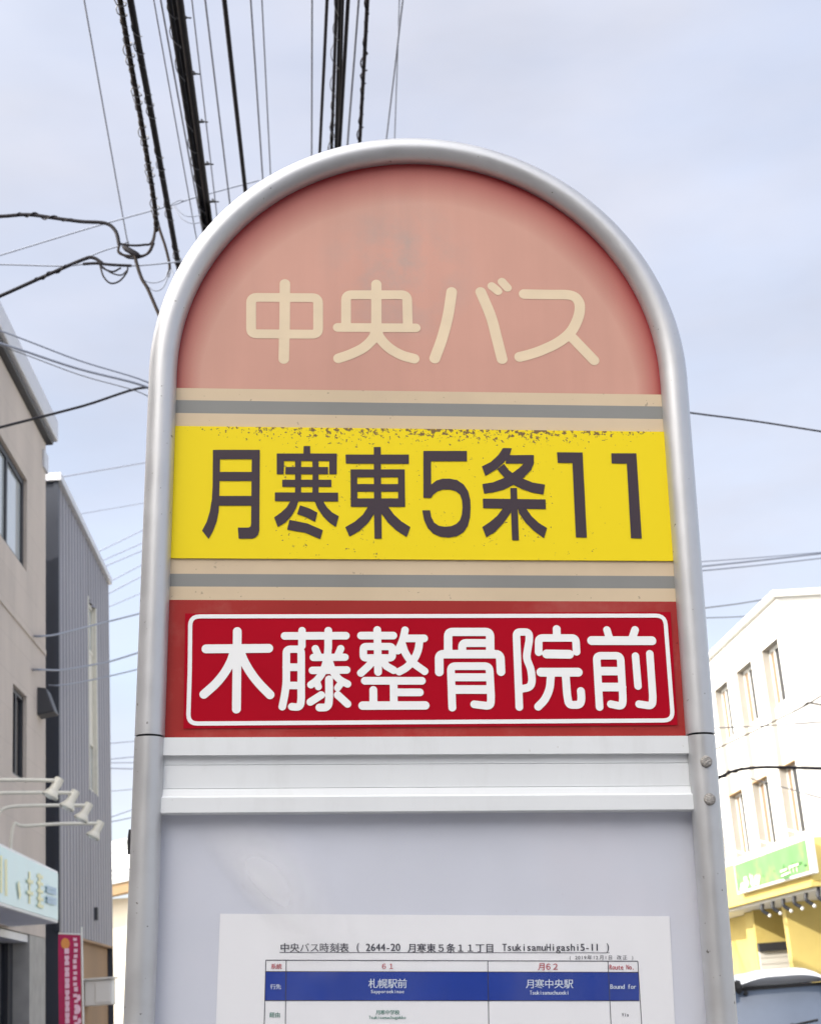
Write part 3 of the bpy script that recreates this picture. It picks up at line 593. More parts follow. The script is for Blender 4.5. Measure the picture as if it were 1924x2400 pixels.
M['dark_trim'] = mat('dark_trim', (0.03, 0.032, 0.04), 0.5)
M['glass'] = glassy('window_glass', None, 0.04, (0.46, 0.50, 0.52))
M['dark_glass'] = glassy('dark_window_glass', None, 0.05, (0.012, 0.014, 0.02))
M['curtain'] = mat('tan_blind', (0.25, 0.175, 0.115), 0.8, noise=0.15, nscale=12, stretch=(1, 8, .3))
M['navy_metal'] = mat('navy_metal_cladding', (0.022, 0.028, 0.045), 0.5, noise=0.1, nscale=2)
M['corr'] = mat('grey_corrugated_metal', (0.27, 0.265, 0.295), 0.5, 0.15, noise=0.08, nscale=1.2, stretch=(1, 1, .2), dirt=(0.16, 0.15, 0.15), dirt_scale=2, dirt_amt=0.4)
M['brown_wall'] = mat('brown_board_wall', (0.29, 0.185, 0.105), 0.8, noise=0.12, nscale=2, stretch=(1, 1, .2))
M['cream_wall'] = mat('cream_render', (0.78, 0.72, 0.60), 0.9, noise=0.04, nscale=1)
M['white_wall'] = mat('white_render', (0.72, 0.705, 0.665), 0.85, noise=0.04, nscale=0.7, dirt=(0.60, 0.58, 0.54), dirt_scale=0.8, dirt_amt=0.25, stretch=(1, 1, .3))
M['white_trim'] = mat('white_trim', (0.72, 0.72, 0.70), 0.6)
M['yellow_wall'] = mat('yellow_painted_wall', (0.62, 0.49, 0.16), 0.75, noise=0.06, nscale=1.5, dirt=(0.50, 0.36, 0.07), dirt_scale=1.8, dirt_amt=0.4)
M['shutter'] = mat('white_shutter', (0.66, 0.64, 0.60), 0.6)
M['aqua'] = mat('pale_aqua_board', (0.56, 0.76, 0.77), 0.4, noise=0.04, nscale=2, coat=0.3)
M['aqua_yellow'] = mat('pale_yellow_lettering', (0.80, 0.80, 0.50), 0.5)
M['aqua_blue'] = mat('pale_blue_lettering', (0.36, 0.52, 0.66), 0.5)
M['green'] = mat('green_board', (0.15, 0.37, 0.12), 0.6, noise=0.15, nscale=1.6, dirt=(0.36, 0.46, 0.13), dirt_scale=1.2, dirt_amt=0.9)
M['ink_dgreen'] = mat('dark_green_lettering', (0.10, 0.22, 0.08), 0.6)
M['cream_metal'] = mat('cream_painted_metal', (0.62, 0.60, 0.53), 0.45, noise=0.05, nscale=10)
M['crimson'] = mat('crimson_cloth', (0.38, 0.012, 0.075), 0.8, noise=0.15, nscale=9)
M['orange'] = mat('orange_print', (0.62, 0.24, 0.06), 0.8)
M['pink_print'] = mat('pink_print', (0.72, 0.45, 0.55), 0.8)
M['roof_metal'] = mat('pale_roof_metal', (0.70, 0.70, 0.68), 0.5)
M['tan_fascia'] = mat('tan_fascia', (0.40, 0.27, 0.15), 0.7)
M['bulb'] = mat('frosted_bulb', (0.85, 0.85, 0.82), 0.3)

def facade_x(mb, x, y0, y1, z0, z1, holes, depth, mi=0, mr=0):
    """wall plane at x with rectangular holes (ya, yb, za, zb); reveals go `depth` along x"""
    ysv = sorted({y0, y1, *[h[0] for h in holes], *[h[1] for h in holes]}); zsv = sorted({z0, z1, *[h[2] for h in holes], *[h[3] for h in holes]})
    for a, b in zip(ysv, ysv[1:]):
        for c, d in zip(zsv, zsv[1:]):
            m = ((a + b) / 2, (c + d) / 2)
            if any(h[0] < m[0] < h[1] and h[2] < m[1] < h[3] for h in holes): continue
            mb.quad((x, a, c), (x, b, c), (x, b, d), (x, a, d), mi)
    for a, b, c, d in holes:
        e = x + depth
        mb.quad((x, a, c), (e, a, c), (e, a, d), (x, a, d), mr); mb.quad((x, b, c), (x, b, d), (e, b, d), (e, b, c), mr)
        mb.quad((x, a, c), (x, b, c), (e, b, c), (e, a, c), mr); mb.quad((x, a, d), (e, a, d), (e, b, d), (x, b, d), mr)
    return mb
def window_x(parent, x, ya, yb, za, zb, s, mull, glass, frame, fw=.05, sill=None):
    """window set into a wall at x, seen from side s (+1 looks toward +x)"""
    mb = MB(); t = .05 * s
    X0, X1 = sorted((x, x + t))
    mb.box(X0, X1, ya, ya + fw, za, zb); mb.box(X0, X1, yb - fw, yb, za, zb); mb.box(X0, X1, ya + fw, yb - fw, za, za + fw); mb.box(X0, X1, ya + fw, yb - fw, zb - fw, zb)
    for m in mull: mb.box(X0 + .001, X1 - .001, m - fw / 2, m + fw / 2, za + fw, zb - fw)
    f = mb.build('window', frame, parent)
    xg = x + t * .4
    MB().quad((xg, ya + fw * .5, za + fw * .5), (xg, yb - fw * .5, za + fw * .5), (xg, yb - fw * .5, zb - fw * .5), (xg, ya + fw * .5, zb - fw * .5)).build('pane', glass, f)
    if sill:
        a, b = sorted((x, x + .16 * s)); MB().box(a, b, ya - .04, yb + .04, za - .04, za - .002).build('sill', sill, f)
    return f

# --- beige shop building, left
bb = empty('beige_building', (-4, 17, 0), 'three storey beige building with dark framed windows at the left edge', 'building')
def P(o): return o
def child(mb, name, m, parent, **k):
    o = mb.build(name, m, parent, **k); o.matrix_parent_inverse = parent.matrix_world.inverted() if parent.type == 'EMPTY' and parent.parent is None else Matrix(); return o
bpy.context.view_layer.update()
xb = -4.0
mb = MB()
wins = [(16.6, 20.86, 7.58, 8.93), (19.97, 20.90, 4.66, 5.83), (15.6, 17.2, 4.66, 5.83)]
facade_x(mb, xb, 12.5, 22.3, 2.72, 10.02, wins, -.12)
mb.quad((xb, 22.3, 0), (xb, 22.3, 10.02), (-14, 22.3, 10.02), (-14, 22.3, 0)); mb.quad((xb, 12.5, 0), (-14, 12.5, 0), (-14, 12.5, 10.02), (xb, 12.5, 10.02))
mb.quad((xb, 12.5, 10.02), (-14, 12.5, 10.02), (-14, 22.3, 10.02), (xb, 22.3, 10.02))
mb.quad((-14, 12.5, 0), (-14, 22.3, 0), (-14, 22.3, 10.02), (-14, 12.5, 10.02))
mb.box(xb - .004, xb + .018, 12.6, 22.25, 6.70, 6.78)
# unseen wings added to the terrace past the left edge, sized to shade the sign
mb.box(-14, xb - .02, 3.2, 12.49, 0, 4.6); mb.box(-14, xb, -16, 3.2, 0, 5.7)
child(mb, 'wall', M['beige_wall'], bb)
mb = MB(); mb.box(-14, xb + .10, 12.4, 22.42, 10.03, 10.10, 1); mb.box(-14, xb + .16, 12.35, 22.48, 10.10, 10.45, 0)
child(mb, 'parapet', [M['coping'], M['dark_trim']], bb, bevel=.02)
def rebase(o, parent=None):
    p = parent or o.parent; o.matrix_parent_inverse = p.matrix_world.inverted(); return o
w = window_x(bb, xb - .10, 16.6, 20.86, 7.58, 8.93, 1, [18.0, 19.72], M['glass'], M['dark_trim'], .09); rebase(w)
w = window_x(bb, xb - .10, 19.97, 20.90, 4.66, 5.83, 1, [20.42], M['dark_glass'], M['dark_trim'], .06); rebase(w)
w = window_x(bb, xb - .10, 15.6, 17.2, 4.66, 5.83, 1, [16.4], M['dark_glass'], M['dark_trim'], .06); rebase(w)
mb = MB(); mb.add([(xb, 21.65, 6.12), (xb, 22.02, 6.12), (xb, 22.02, 5.72), (xb, 21.65, 5.72), (xb + .12, 21.65, 6.10), (xb + .12, 22.02, 6.10), (xb + .24, 22.02, 5.76), (xb + .24, 21.65, 5.76)],
       [(0, 4, 5, 1), (4, 7, 6, 5), (0, 3, 7, 4), (1, 5, 6, 2), (3, 2, 6, 7)]); child(mb, 'vent_hood', M['dark_trim'], bb, bevel=.015)
mb = MB(); mb.box(xb - .05, xb + .03, 22.02, 22.36, 9.55, 9.83); child(mb, 'bracket', M['coping'], bb)
# shop front under the board
mb = MB(); mb.box(-4.22, xb, 21.15, 22.28, 0, 2.715); child(mb, 'pillar', M['concrete'], bb)
mb = MB(); mb.box(-14, -4.02, 12.55, 21.14, 2.62, 2.715); child(mb, 'soffit', M['coping'], bb)
child(MB().box(-4.34, -4.215, 20.85, 21.145, 0, 2.615), 'door_frame', M['dark_trim'], bb)
sf = MB().box(-4.34, -4.26, 13, 20.845, 0.0, 2.612).build('shop_window', M['dark_glass'], bb); rebase(sf)
po = MB(); po.quad((-4.254, 17.6, .5), (-4.254, 20.5, .5), (-4.254, 20.5, 2.3), (-4.254, 17.6, 2.3), 0)
rr = random.Random(3)
for k in range(12):
    y = 18.0 + .55 * (k % 4); z = .9 + .42 * (k // 4) + .05 * rr.random(); po.quad((-4.251, y, z), (-4.251, y + .4, z), (-4.251, y + .4, z + .11), (-4.251, y, z + .11), 1)
po.build('poster', [M['band_blue'], M['ink_white']], sf)
bpy.context.view_layer.update()

# --- pale aqua sign board on the beige building
bo = empty('shop_sign_board', (-3.7, 17, 2.75), 'pale aqua shop sign board with yellow lettering on the beige building', 'sign board')
mb = MB().box(xb + .003, -3.40, 13.5, 19.80, 2.75, 3.38); child(mb, 'box', M['white_alu'], bo, bevel=.012)
mb = MB().box(-3.402, -3.392, 13.53, 19.765, 2.785, 3.345); child(mb, 'face', M['aqua'], bo)
mb = MB(); mb2 = MB(); OFF = [0]
def zb(x, y): p = atX((x * .3014, 1750 + y * .3014), -3.39); return p.y, p.z
def strip(m, x0, y0, x1, y1, th):
    a = zb(x0, y0); b = zb(x1, y1); d = Vector((b[0] - a[0], b[1] - a[1])); nn = Vector((-d.y, d.x)).normalized() * th
    OFF[0] += .0012; e = -3.390 + OFF[0]
    m.quad((e, a[0] - nn.x, a[1] - nn.y), (e, b[0] - nn.x, b[1] - nn.y), (e, b[0] + nn.x, b[1] + nn.y), (e, a[0] + nn.x, a[1] + nn.y))
strip(mb, 45, 880, 48, 1165, .07); strip(mb, 8, 850, 8, 1140, .06); strip(mb, 228, 975, 228, 1225, .055); strip(mb, 305, 990, 305, 1250, .07)
for y in (1005, 1060, 1120, 1180, 1235): strip(mb, 285, y, 332, y + 16, .018)
strip(mb, 135, 1060, 150, 1180, .05); strip(mb, 205, 1045, 250, 1060, .02); strip(mb, 205, 1135, 250, 1150, .02)
for y in (1095, 1125, 1175, 1205): strip(mb2, 355, y, 430, y + 22, .02)
child(mb, 'large_lettering', M['aqua_yellow'], bo); child(mb2, 'small_lettering', M['aqua_blue'], bo)

# --- four spot lamps on long arms over that board
lamps = [((465, 290), 15.35, 'cream spot lamp on a long arm over the aqua board, topmost of the four'), ((590, 385), 16.25, 'cream spot lamp on a long arm over the aqua board, second from the top'),
         ((695, 480), 17.12, 'cream spot lamp on a bent arm over the aqua board, third from the top'), ((785, 620), 17.97, 'cream spot lamp on a bent arm over the aqua board, lowest of the four')]
for (px, Y, lab) in lamps:
    h = atX((px[0] * .3014, 1750 + px[1] * .3014), -2.6)
    r = empty('sign_spot_lamp', (-3.5, h.y - .35, 3.38), lab, 'spot lamp', 'spot lamps over the aqua sign board'); bpy.context.view_layer.update()
    y0 = h.y - .72
    arm = MB().tube(curve_pts([(-3.47, y0, 3.382), (-3.46, y0, 3.56), (-3.43, y0 + .02, 3.68), (-3.34, y0 + .08, h.z - .02), (-3.0, y0 + .35, h.z + .01), (-2.62, h.y - .01, h.z + .03)], 6), .019, 10)
    arm.lathe([(.05, 0), (.05, .012), (.02, .02)], (-3.47, y0, 3.382), (0, 0, 1), 14)
    child(arm, 'arm', M['cream_metal'], r, smooth=True)
    ax = Vector((-.42, -.15, -.80)).normalized(); c = Vector((h.x, h.y, h.z + .05))
    hd = MB().lathe([(r_ * .84, h_ * .80) for r_, h_ in [(.001, -.005), (.052, 0), (.055, .02), (.055, .15), (.075, .19), (.098, .225), (.098, .25), (.085, .25), (.06, .20), (.001, .19)]], c, ax, 22)
    hd = child(hd, 'lamp_head', M['cream_metal'], r, smooth=True)
    MB().lathe([(r_ * .84, h_ * .80) for r_, h_ in [(.001, .195), (.058, .20), (.070, .236), (.05, .262), (.001, .275)]], c, ax, 18).build('bulb', M['bulb'], hd, smooth=True).matrix_parent_inverse = Matrix()

# --- grey corrugated building
gb = empty('corrugated_building', (-4.1, 27, 0), 'dark grey corrugated metal building behind the beige one', 'building'); bpy.context.view_layer.update()
xg = -4.105; Y0, Y1 = 24.0, 29.75
def topz(y): return 10.0 - (y - Y0) * .030
mb = MB(); pitch = .30; y = Y0 + .04; pts = []
while y < Y1:
    for dy, dx in ((0, 0), (.05, -.045), (.15, -.045), (.20, 0)):
        pts.append((min(y + dy, Y1), dx))
    y += pitch
def corr(mb, z0, z1, ya, yb):
    pp = [p for p in pts if ya <= p[0] <= yb]; pp = [(ya, 0)] + pp + [(yb, 0)]
    for a, b in zip(pp, pp[1:]):
        za, zb_ = (z1(a[0]), z1(b[0])) if callable(z1) else (z1, z1)
        mb.quad((xg + a[1], a[0], z0), (xg + b[1], b[0], z0), (xg + b[1], b[0], zb_), (xg + a[1], a[0], za))
corr(mb, 2.9, topz, Y0, 27.10); corr(mb, 2.9, topz, 28.0, Y1); corr(mb, 8.86, topz, 27.10, 28.0); corr(mb, 2.9, 5.44, 27.10, 28.0)
child(mb, 'corrugated_wall', M['corr'], gb)
mb = MB(); mb.quad((xg, Y0, 0), (xg, Y0, topz(Y0)), (-13, Y0, topz(Y0)), (-13, Y0, 0)); child(mb, 'end_wall', M['navy_metal'], gb); mb = MB(); mb.quad((xg, Y1, 0), (-13, Y1, 0), (-13, Y1, 9.8), (xg, Y1, topz(Y1)))
child(mb, 'end_wall', M['navy_metal'], gb)
child(MB().box(xg - .07, xg + .012, Y0 - .03, Y0 + .05, 2.9, topz(Y0)), 'corner_trim', M['navy_metal'], gb)
mb = MB(); a, b = topz(Y0), topz(Y1)
mb.add([(xg + .06, Y0 - .08, a), (xg + .06, Y1 + .06, b), (xg + .06, Y1 + .06, b + .13), (xg + .06, Y0 - .08, a + .13), (-13, Y0 - .08, a), (-13, Y1 + .06, b), (-13, Y1 + .06, b + .13), (-13, Y0 - .08, a + .13)],
       [(0, 1, 2, 3), (0, 3, 7, 4), (3, 2, 6, 7), (1, 5, 6, 2), (0, 4, 5, 1)]); child(mb, 'roof_trim', M['coping'], gb)
mb = MB().box(-4.6, xg - .10, Y0 + .06, Y1 - .02, 0, 2.895); mb.box(-4.5, xg - .012, Y0 + .06, Y1 - .02, 2.86, 2.897); child(mb, 'lower_wall', M['brown_wall'], gb)
mb = MB().box(xg - .10, xg - .06, 27.10, 28.0, 6.34, 7.95); mb.box(xg - .10, xg + .01, 27.96, 28.03, 5.42, 8.88); mb.box(xg - .10, xg + .01, 27.07, 27.12, 5.42, 8.88); child(mb, 'spandrel', M['cream_metal'], gb)
for za, zc in ((7.95, 8.86), (5.44, 6.34)):
    rebase(window_x(gb, xg - .10, 27.12, 27.96, za, zc, 1, [], M['glass'], M['cream_metal'], .06))
mb = MB().box(xg - .04, xg + .05, 27.53, 27.65, 3.25, 3.46); child(mb, 'vent', M['dark_trim'], gb)
# meter box
mbx = empty('meter_box', (-3.95, 27.1, 1.85), 'white wall box on the brown lower wall of the corrugated building', 'meter box'); bpy.context.view_layer.update()
mb = MB().box(-4.20, -3.74, 26.95, 27.35, 1.84, 2.25); child(mb, 'case', M['white_trim'], mbx, bevel=.02)
mb = MB().box(-4.02, -3.77, 26.935, 26.949, 1.88, 2.20); child(mb, 'door', M['white_trim'], mbx, bevel=.006)
mb = MB().box(-4.22, -3.70, 26.90, 27.37, 2.252, 2.28); child(mb, 'lid', M['white_trim'], mbx)

# --- cream house beyond
ch = empty('cream_house', (-7, 47, 0), 'sunlit cream house with tan eaves far down the street', 'house'); bpy.context.view_layer.update()
mb = MB().box(-13, -3.0, 45.6, 54, 0, 4.95); child(mb, 'wall', M['cream_wall'], ch)
mb = MB(); mb.add([(-13.4, 45.0, 4.25), (-2.5, 45.0, 5.85), (-2.5, 45.0, 5.55), (-13.4, 45.0, 3.95), (-13.4, 45.6, 4.25), (-2.5, 45.6, 5.85), (-2.5, 45.6, 5.55), (-13.4, 45.6, 3.95)], [(0, 3, 2, 1), (3, 7, 6, 2), (4, 5, 6, 7), (0, 1, 5, 4)]); child(mb, 'fascia', M['tan_fascia'], ch)
mb = MB(); mb.add([(-13.4, 44.95, 4.25), (-2.5, 44.95, 5.85), (-2.5, 50, 7.6), (-13.4, 50, 6.0), (-13.4, 44.95, 4.36), (-2.5, 44.95, 5.96), (-2.5, 50, 7.7), (-13.4, 50, 6.1)], [(0, 1, 5, 4), (4, 5, 6, 7), (0, 3, 2, 1), (1, 2, 6, 5)]); child(mb, 'roof', M['roof_metal'], ch)

# --- red banner flag
fl = empty('banner_flag', (-2.82, 18, 0), 'crimson banner flag with an orange disc standing by the corrugated wall', 'banner flag'); bpy.context.view_layer.update()
mb = MB().tube([(-2.80, 18, 0), (-2.83, 18, 2.58)], .011, 8); mb.tube([(-2.83, 18, 2.50), (-3.07, 17.9, 2.52)], .007, 6); mb.lathe([(.10, 0), (.10, .06), (.03, .1)], (-2.8, 18, 0.001), (0, 0, 1), 16); child(mb, 'pole', M['white_trim'], fl)
NXf, NYf = 10, 26; vs = []
def flag_pt(u, v): return Vector((-2.842 + .01 * (1 - v) + u * (-.225 - .01 * (1 - v)), 17.99 - .10 * u + .018 * math.sin(u * 5 + v * 7) * u, 2.49 - 1.75 * (1 - v) + .02 * u * (1 if v > .9 else 0)))
for i in range(NXf + 1):
    for j in range(NYf + 1): vs.append(flag_pt(i / NXf, j / NYf))
vs2 = [p + Vector((0, .003, 0)) for p in vs]
fs = [(i * (NYf + 1) + j, i * (NYf + 1) + j + 1, (i + 1) * (NYf + 1) + j + 1, (i + 1) * (NYf + 1) + j) for i in range(NXf) for j in range(NYf)]
cl = child(MB().add(vs, fs).add(vs2, [f[::-1] for f in fs]), 'cloth', M['crimson'], fl, smooth=True)
def on_flag(mb, u0, u1, v0, v1, mi=0, n=6):
    OFF[0] += .0002
    for i in range(n):
        a, b = v0 + (v1 - v0) * i / n, v0 + (v1 - v0) * (i + 1) / n; o = Vector((0, -.003 - OFF[0], 0))
        mb.quad(flag_pt(u0, a) + o, flag_pt(u0, b) + o, flag_pt(u1, b) + o, flag_pt(u1, a) + o, mi)
mb = MB(); c0 = [(0.68 + .19 * math.cos(t * .4), .945 + .034 * math.sin(t * .4)) for t in range(16)]
mb.add([flag_pt(*c) + Vector((0, -.004, 0)) for c in c0], [tuple(range(16))])
d = mb.build('disc', M['orange'], cl); d.matrix_parent_inverse = Matrix()
mb = MB(); rr = random.Random(5); OFF[0] = 0
for k in range(15):
    v = .40 + k * .035; on_flag(mb, .52, .72, v, v + .022 + .008 * rr.random(), 0, 1); 
    if k % 2: on_flag(mb, .56, .68, v - .012, v, 0, 1)
for k in range(17):
    v = .42 + k * .034; u = .12 + .06 * rr.random(); on_flag(mb, u, u + .17, v, v + .018 + .01 * rr.random(), 0, 1)
for cx_, cy_, r_ in ((.10, .62, .09), (.14, .55, .12), (.08, .48, .08)):
    mb.add([flag_pt(cx_ + r_ * math.cos(t * .52), cy_ + r_ * .22 * math.sin(t * .52)) + Vector((0, -.005, 0)) for t in range(12)], [tuple(range(12))])
d = mb.build('lettering', M['pink_print'], cl); d.matrix_parent_inverse = Matrix()

# --- unseen block added behind the camera to darken reflections in the sign
bk = empty('reflection_blocker', (0, -18, 0), 'unseen grey brown block added behind the camera to darken reflections', 'building')
M['block'] = mat('reflection_blocker_render', (0.16, 0.14, 0.13), 0.8, noise=0.1, nscale=.6)
mb = MB(); facade_y = [(-9 + 3.2 * i, 1.2 + 3 * j) for i in range(5) for j in range(3)]
mb.box(-10, 7, -30, -16, 0, 10.0); child(mb, 'wall', M['block'], bk)  # walls of the added block
for (wx, wz) in facade_y:
    w = child(MB().box(wx, wx + 1.6, -16.0, -15.95, wz, wz + 1.3), 'window', M['white_trim'], bk)  # windows of the added block
    MB().box(wx + .08, wx + 1.52, -15.96, -15.94, wz + .08, wz + 1.22).build('pane', M['dark_glass'], w).matrix_parent_inverse = Matrix()

# --- white and yellow building on the right
rb = empty('white_yellow_building', (12, 38, 0), 'sunlit white three storey building with a yellow ground floor on the right', 'building'); bpy.context.view_layer.update()
xr, Yn, Yf = 9.8, 31.7, 50.0
bays = [(32.05, 33.36), (34.30, 35.66), (36.58, 37.90), (38.85, 40.2), (41.1, 42.45), (43.4, 44.7)]
mb = MB(); facade_x(mb, xr, Yn, Yf, 3.25, 9.22, [(a, b, 4.30, 8.42) for a, b in bays], .42, 0, 1)
mb.quad((xr, Yn, 3.25), (xr, Yn, 9.22), (22, Yn, 9.22), (22, Yn, 3.25)); mb.quad((xr, Yn, 9.22), (xr, Yf, 9.22), (22, Yf, 9.22), (22, Yn, 9.22)); mb.quad((xr, Yf, 0), (22, Yf, 0), (22, Yf, 9.22), (xr, Yf, 9.22))
for a, b in bays: mb.box(xr + .12, xr + .42, a + .001, b - .001, 5.82, 7.12)
M['reveal'] = mat('reveal_shade_render', (0.36, 0.34, 0.31), 0.85, noise=0.06, nscale=2)  # darker than the wall: shade inside the window recesses, painted in
child(mb, 'wall', [M['white_wall'], M['reveal']], rb)
mb = MB().box(xr - .10, 22, Yn - .10, Yf + .1, 9.222, 9.37); child(mb, 'roof_trim', M['white_trim'], rb, bevel=.02)
for a, b in bays:
    for za, zc in ((7.122, 8.419), (4.302, 5.819)):
        w = rebase(window_x(rb, xr + .17, a + .002, b - .002, za, zc, 1, [a + .92], M['dark_glass'], M['white_trim'], .07))
        bl_ = MB().quad((xr + .184, a + .99, za + .05), (xr + .184, b - .05, za + .05), (xr + .184, b - .05, zc - .05), (xr + .184, a + .99, zc - .05)).build('blind', M['curtain'], w); bl_.matrix_parent_inverse = Matrix()
    MB().box(xr + .004, xr + .165, a + .003, b - .003, zc - .03, zc - .001).build('soffit_shade', M['tan_fascia'], w).matrix_parent_inverse = Matrix()  # dark brown plate painting in the shade under the window head
for a, b in bays[:4]:
    mb = MB().tube(curve_pts([(xr - .02, a - .1, 4.24), (xr - .22, a + .1, 4.34), (xr - .24, (a + b) / 2, 4.42), (xr - .2, b - .1, 4.34), (xr - .02, b + .1, 4.24)], 5), .02, 6)
    child(mb, 'sill_rail', M['white_trim'], rb)
mb = MB().box(xr - .18, 22, Yn - .20, Yf - .02, 3.26, 4.14); mb.box(xr - .24, 22, Yn - .26, Yf - .03, 3.16, 3.255); child(mb, 'fascia', M['yellow_wall'], rb, bevel=.015)
mb = MB().box(xr - .10, 21.9, Yn - .12, Yf - .1, 3.10, 3.157); child(mb, 'soffit', M['white_trim'], rb)
def z7(x, y): return (1550 + x * .2551, 1850 + y * .2551)
xw = atY(z7(1195, 1500), 36.0).x; xs0 = atY(z7(1040, 1500), 38.5).x
mb = MB().box(xw, 22, 36.0, 36.3, 0, 3.098); mb.box(10.75, 10.9, 40.3, Yf - .2, 0, 3.098); mb.box(xs0 - .3, 22, 38.9, 39.0, 2.3, 3.098)
child(mb, 'ground_floor_wall', M['yellow_wall'], rb)
mb = MB().box(10.4, 11.06, 39.5, 40.25, 0, 3.098); child(mb, 'pillar', M['yellow_wall'], rb, bevel=.02)
mb = MB()
for k in range(28): mb.box(xs0 - .3, 16, 38.80 + .012 * (k % 2), 38.86 + .012 * (k % 2), k * .075, k * .075 + .0745)
mb.box(xs0 - .3, 16, 38.72, 38.88, 2.101, 2.299, 1); child(mb, 'shutter', [M['shutter'], M['dark_trim']], rb)
# green board on the fascia
GL, GR = atX((1550 + 690 * .2551, 1850 + 860 * .2551), 9.456), atX((1550 + 1345 * .2551, 1850 + 620 * .2551), 9.456)
gs = empty('green_sign_board', (9.55, 35, 3.4), 'green shop sign board with white frame on the yellow fascia', 'sign board'); bpy.context.view_layer.update()
mb = MB().box(9.46, xr - .183, GR.y - .05, GL.y + .08, 3.39, 4.12); child(mb, 'frame', M['white_trim'], gs, bevel=.015)
mb = MB().quad((9.456, GR.y, 3.45), (9.456, GL.y, 3.45), (9.456, GL.y, 4.06), (9.456, GR.y, 4.06)); child(mb, 'face', M['green'], gs)
mw, md_ = MB(), MB(); OFF[0] = .03
def gz(x, y): p = atX(z7(x, y), 9.452); return Vector((9.452, p.y, p.z))
def gstrip(m, x0, y0, x1, y1, th):
    a, b = gz(x0, y0), gz(x1, y1); d_ = (b - a).normalized(); nn = Vector((0, -d_.z, d_.y)) * th; OFF[0] += .001; a.x -= OFF[0] - .03; b.x -= OFF[0] - .03; m.quad(a - nn, b - nn, b + nn, a + nn)
for s in ((730, 890, 790, 860), (725, 930, 760, 900), (770, 935, 800, 850), (810, 790, 830, 830), (835, 790, 845, 890), (820, 850, 850, 900), (870, 800, 850, 890), (885, 790, 870, 880), (905, 790, 890, 890), (760, 830, 790, 820)): gstrip(mw, *s, .045)
for s in ((930, 790, 942, 805), (1035, 745, 1040, 760), (1125, 690, 1120, 735), (1120, 725, 1140, 720), (1240, 670, 1235, 700), (1265, 680, 1290, 672), (1310, 700, 1335, 692), (1095, 770, 1110, 830), (1130, 825, 1180, 810), (1200, 690, 1225, 684)): gstrip(md_, *s, .022)
for s in ((1100, 760, 1160, 735), (1110, 800, 1180, 770), (1185, 720, 1195, 780), (1215, 710, 1225, 770), (1250, 720, 1260, 760), (1180, 720, 1270, 690)): gstrip(mw, *s, .02)
child(mw, 'white_lettering', M['cream_wall'], gs); child(md_, 'dark_lettering', M['ink_dgreen'], gs)
# six gooseneck lamps under the ledge
names6 = ['farthest of the six', 'second from the far end', 'third from the far end', 'third from the near end', 'second from the near end', 'nearest of the six']
for k, ((lx, ly), nm) in enumerate(zip([(930, 1060), (1025, 1030), (1122, 1010), (1222, 982), (1330, 950), (1442, 918)], names6)):
    p = atX(z7(lx, ly), 9.75); y = p.y
    r = empty('gooseneck_lamp', (9.75, y, 3.1), 'black gooseneck lamp with white bulb under the yellow ledge, ' + nm, 'lamp', 'gooseneck lamps under the yellow ledge'); bpy.context.view_layer.update()
    mb = MB().tube(curve_pts([(9.75, y, 3.16), (9.74, y, 3.06), (9.72, y - .02, 2.97), (9.78, y - .03, 2.90), (9.84, y - .05, 2.86)], 5), .044, 8); child(mb, 'arm', M['dark_trim'], r, smooth=True)
    mb = MB().lathe([(.001, -.045), (.028, -.035), (.042, 0), (.028, .035), (.001, .045)], (9.86, y - .06, 2.83), (.5, -.2, -.8), 14); child(mb, 'bulb', M['bulb'], r, smooth=True)

# ------------------------------------------------------------------ white car, seen from behind
M['car_white'] = mat('white_car_paint', (0.78, 0.79, 0.80), 0.25, coat=0.8)
M['car_glass'] = mat('tinted_car_glass', (0.10, 0.13, 0.19), 0.08, spec=0.9, noise=0.1, nscale=2)
M['rubber'] = mat('black_rubber', (0.018, 0.018, 0.02), 0.7)
M['tail_red'] = mat('tail_lamp_red', (0.45, 0.01, 0.015), 0.2, coat=1)
M['chrome'] = mat('wheel_alloy', (0.6, 0.6, 0.62), 0.3, 0.9)
car = empty('parked_car', (5.62, 21.5, -.15), 'white hatchback with dark rear window in front of the yellow building', 'car'); bpy.context.view_layer.update()
CX, CY, CZ = 5.58, 20.0, -.15
def car_sec(y):      # half width at belt, half width at roof, roof height, belt height
    pass
secs = []            # (y, zroof, half roof width, half belt width, zbelt)
for y, zr, hr, hb, zb_ in ((0.00, 1.02, .70, .78, .98), (0.12, 1.28, .66, .80, 1.0), (.34, 1.60, .56, .81, 1.02), (.55, 1.715, .55, .82, 1.03), (1.2, 1.735, .56, .83, 1.04), (2.0, 1.70, .56, .83, 1.03), (2.45, 1.55, .57, .83, 1.02), (2.95, 1.12, .68, .83, 1.0), (3.0, 1.06, .70, .82, .98), (3.75, .90, .62, .76, .82), (3.85, .70, .58, .74, .66)):
    ring = []
    prof_ = [(-hb * .97, .28), (-hb, .55), (-hb, zb_ - .1), (-hb * .985, zb_)]
    n = 8
    for k in range(n + 1):
        a = math.pi * k / n; c = math.cos(a); s = math.sin(a)
        ring.append((-hr * (abs(c) ** .62) * (1 if c > 0 else -1), zb_ + (zr - zb_) * (.80 * (s ** .35) + .20 * s if s > 1e-6 else 0.06)))
    pr = prof_ + ring + [(-p[0], p[1]) for p in prof_[::-1]]
    secs.append([(CX + p[0], CY + y, CZ + p[1]) for p in pr])
mb = MB(); nS = len(secs[0]); vs = [p for s in secs for p in s]
fs = []
for i in range(len(secs) - 1):
    for k in range(nS):
        k2 = (k + 1) % nS; fs.append((i * nS + k, i * nS + k2, (i + 1) * nS + k2, (i + 1) * nS + k))
fs.append(tuple(range(nS))[::-1]); fs.append(tuple((len(secs) - 1) * nS + k for k in range(nS)))
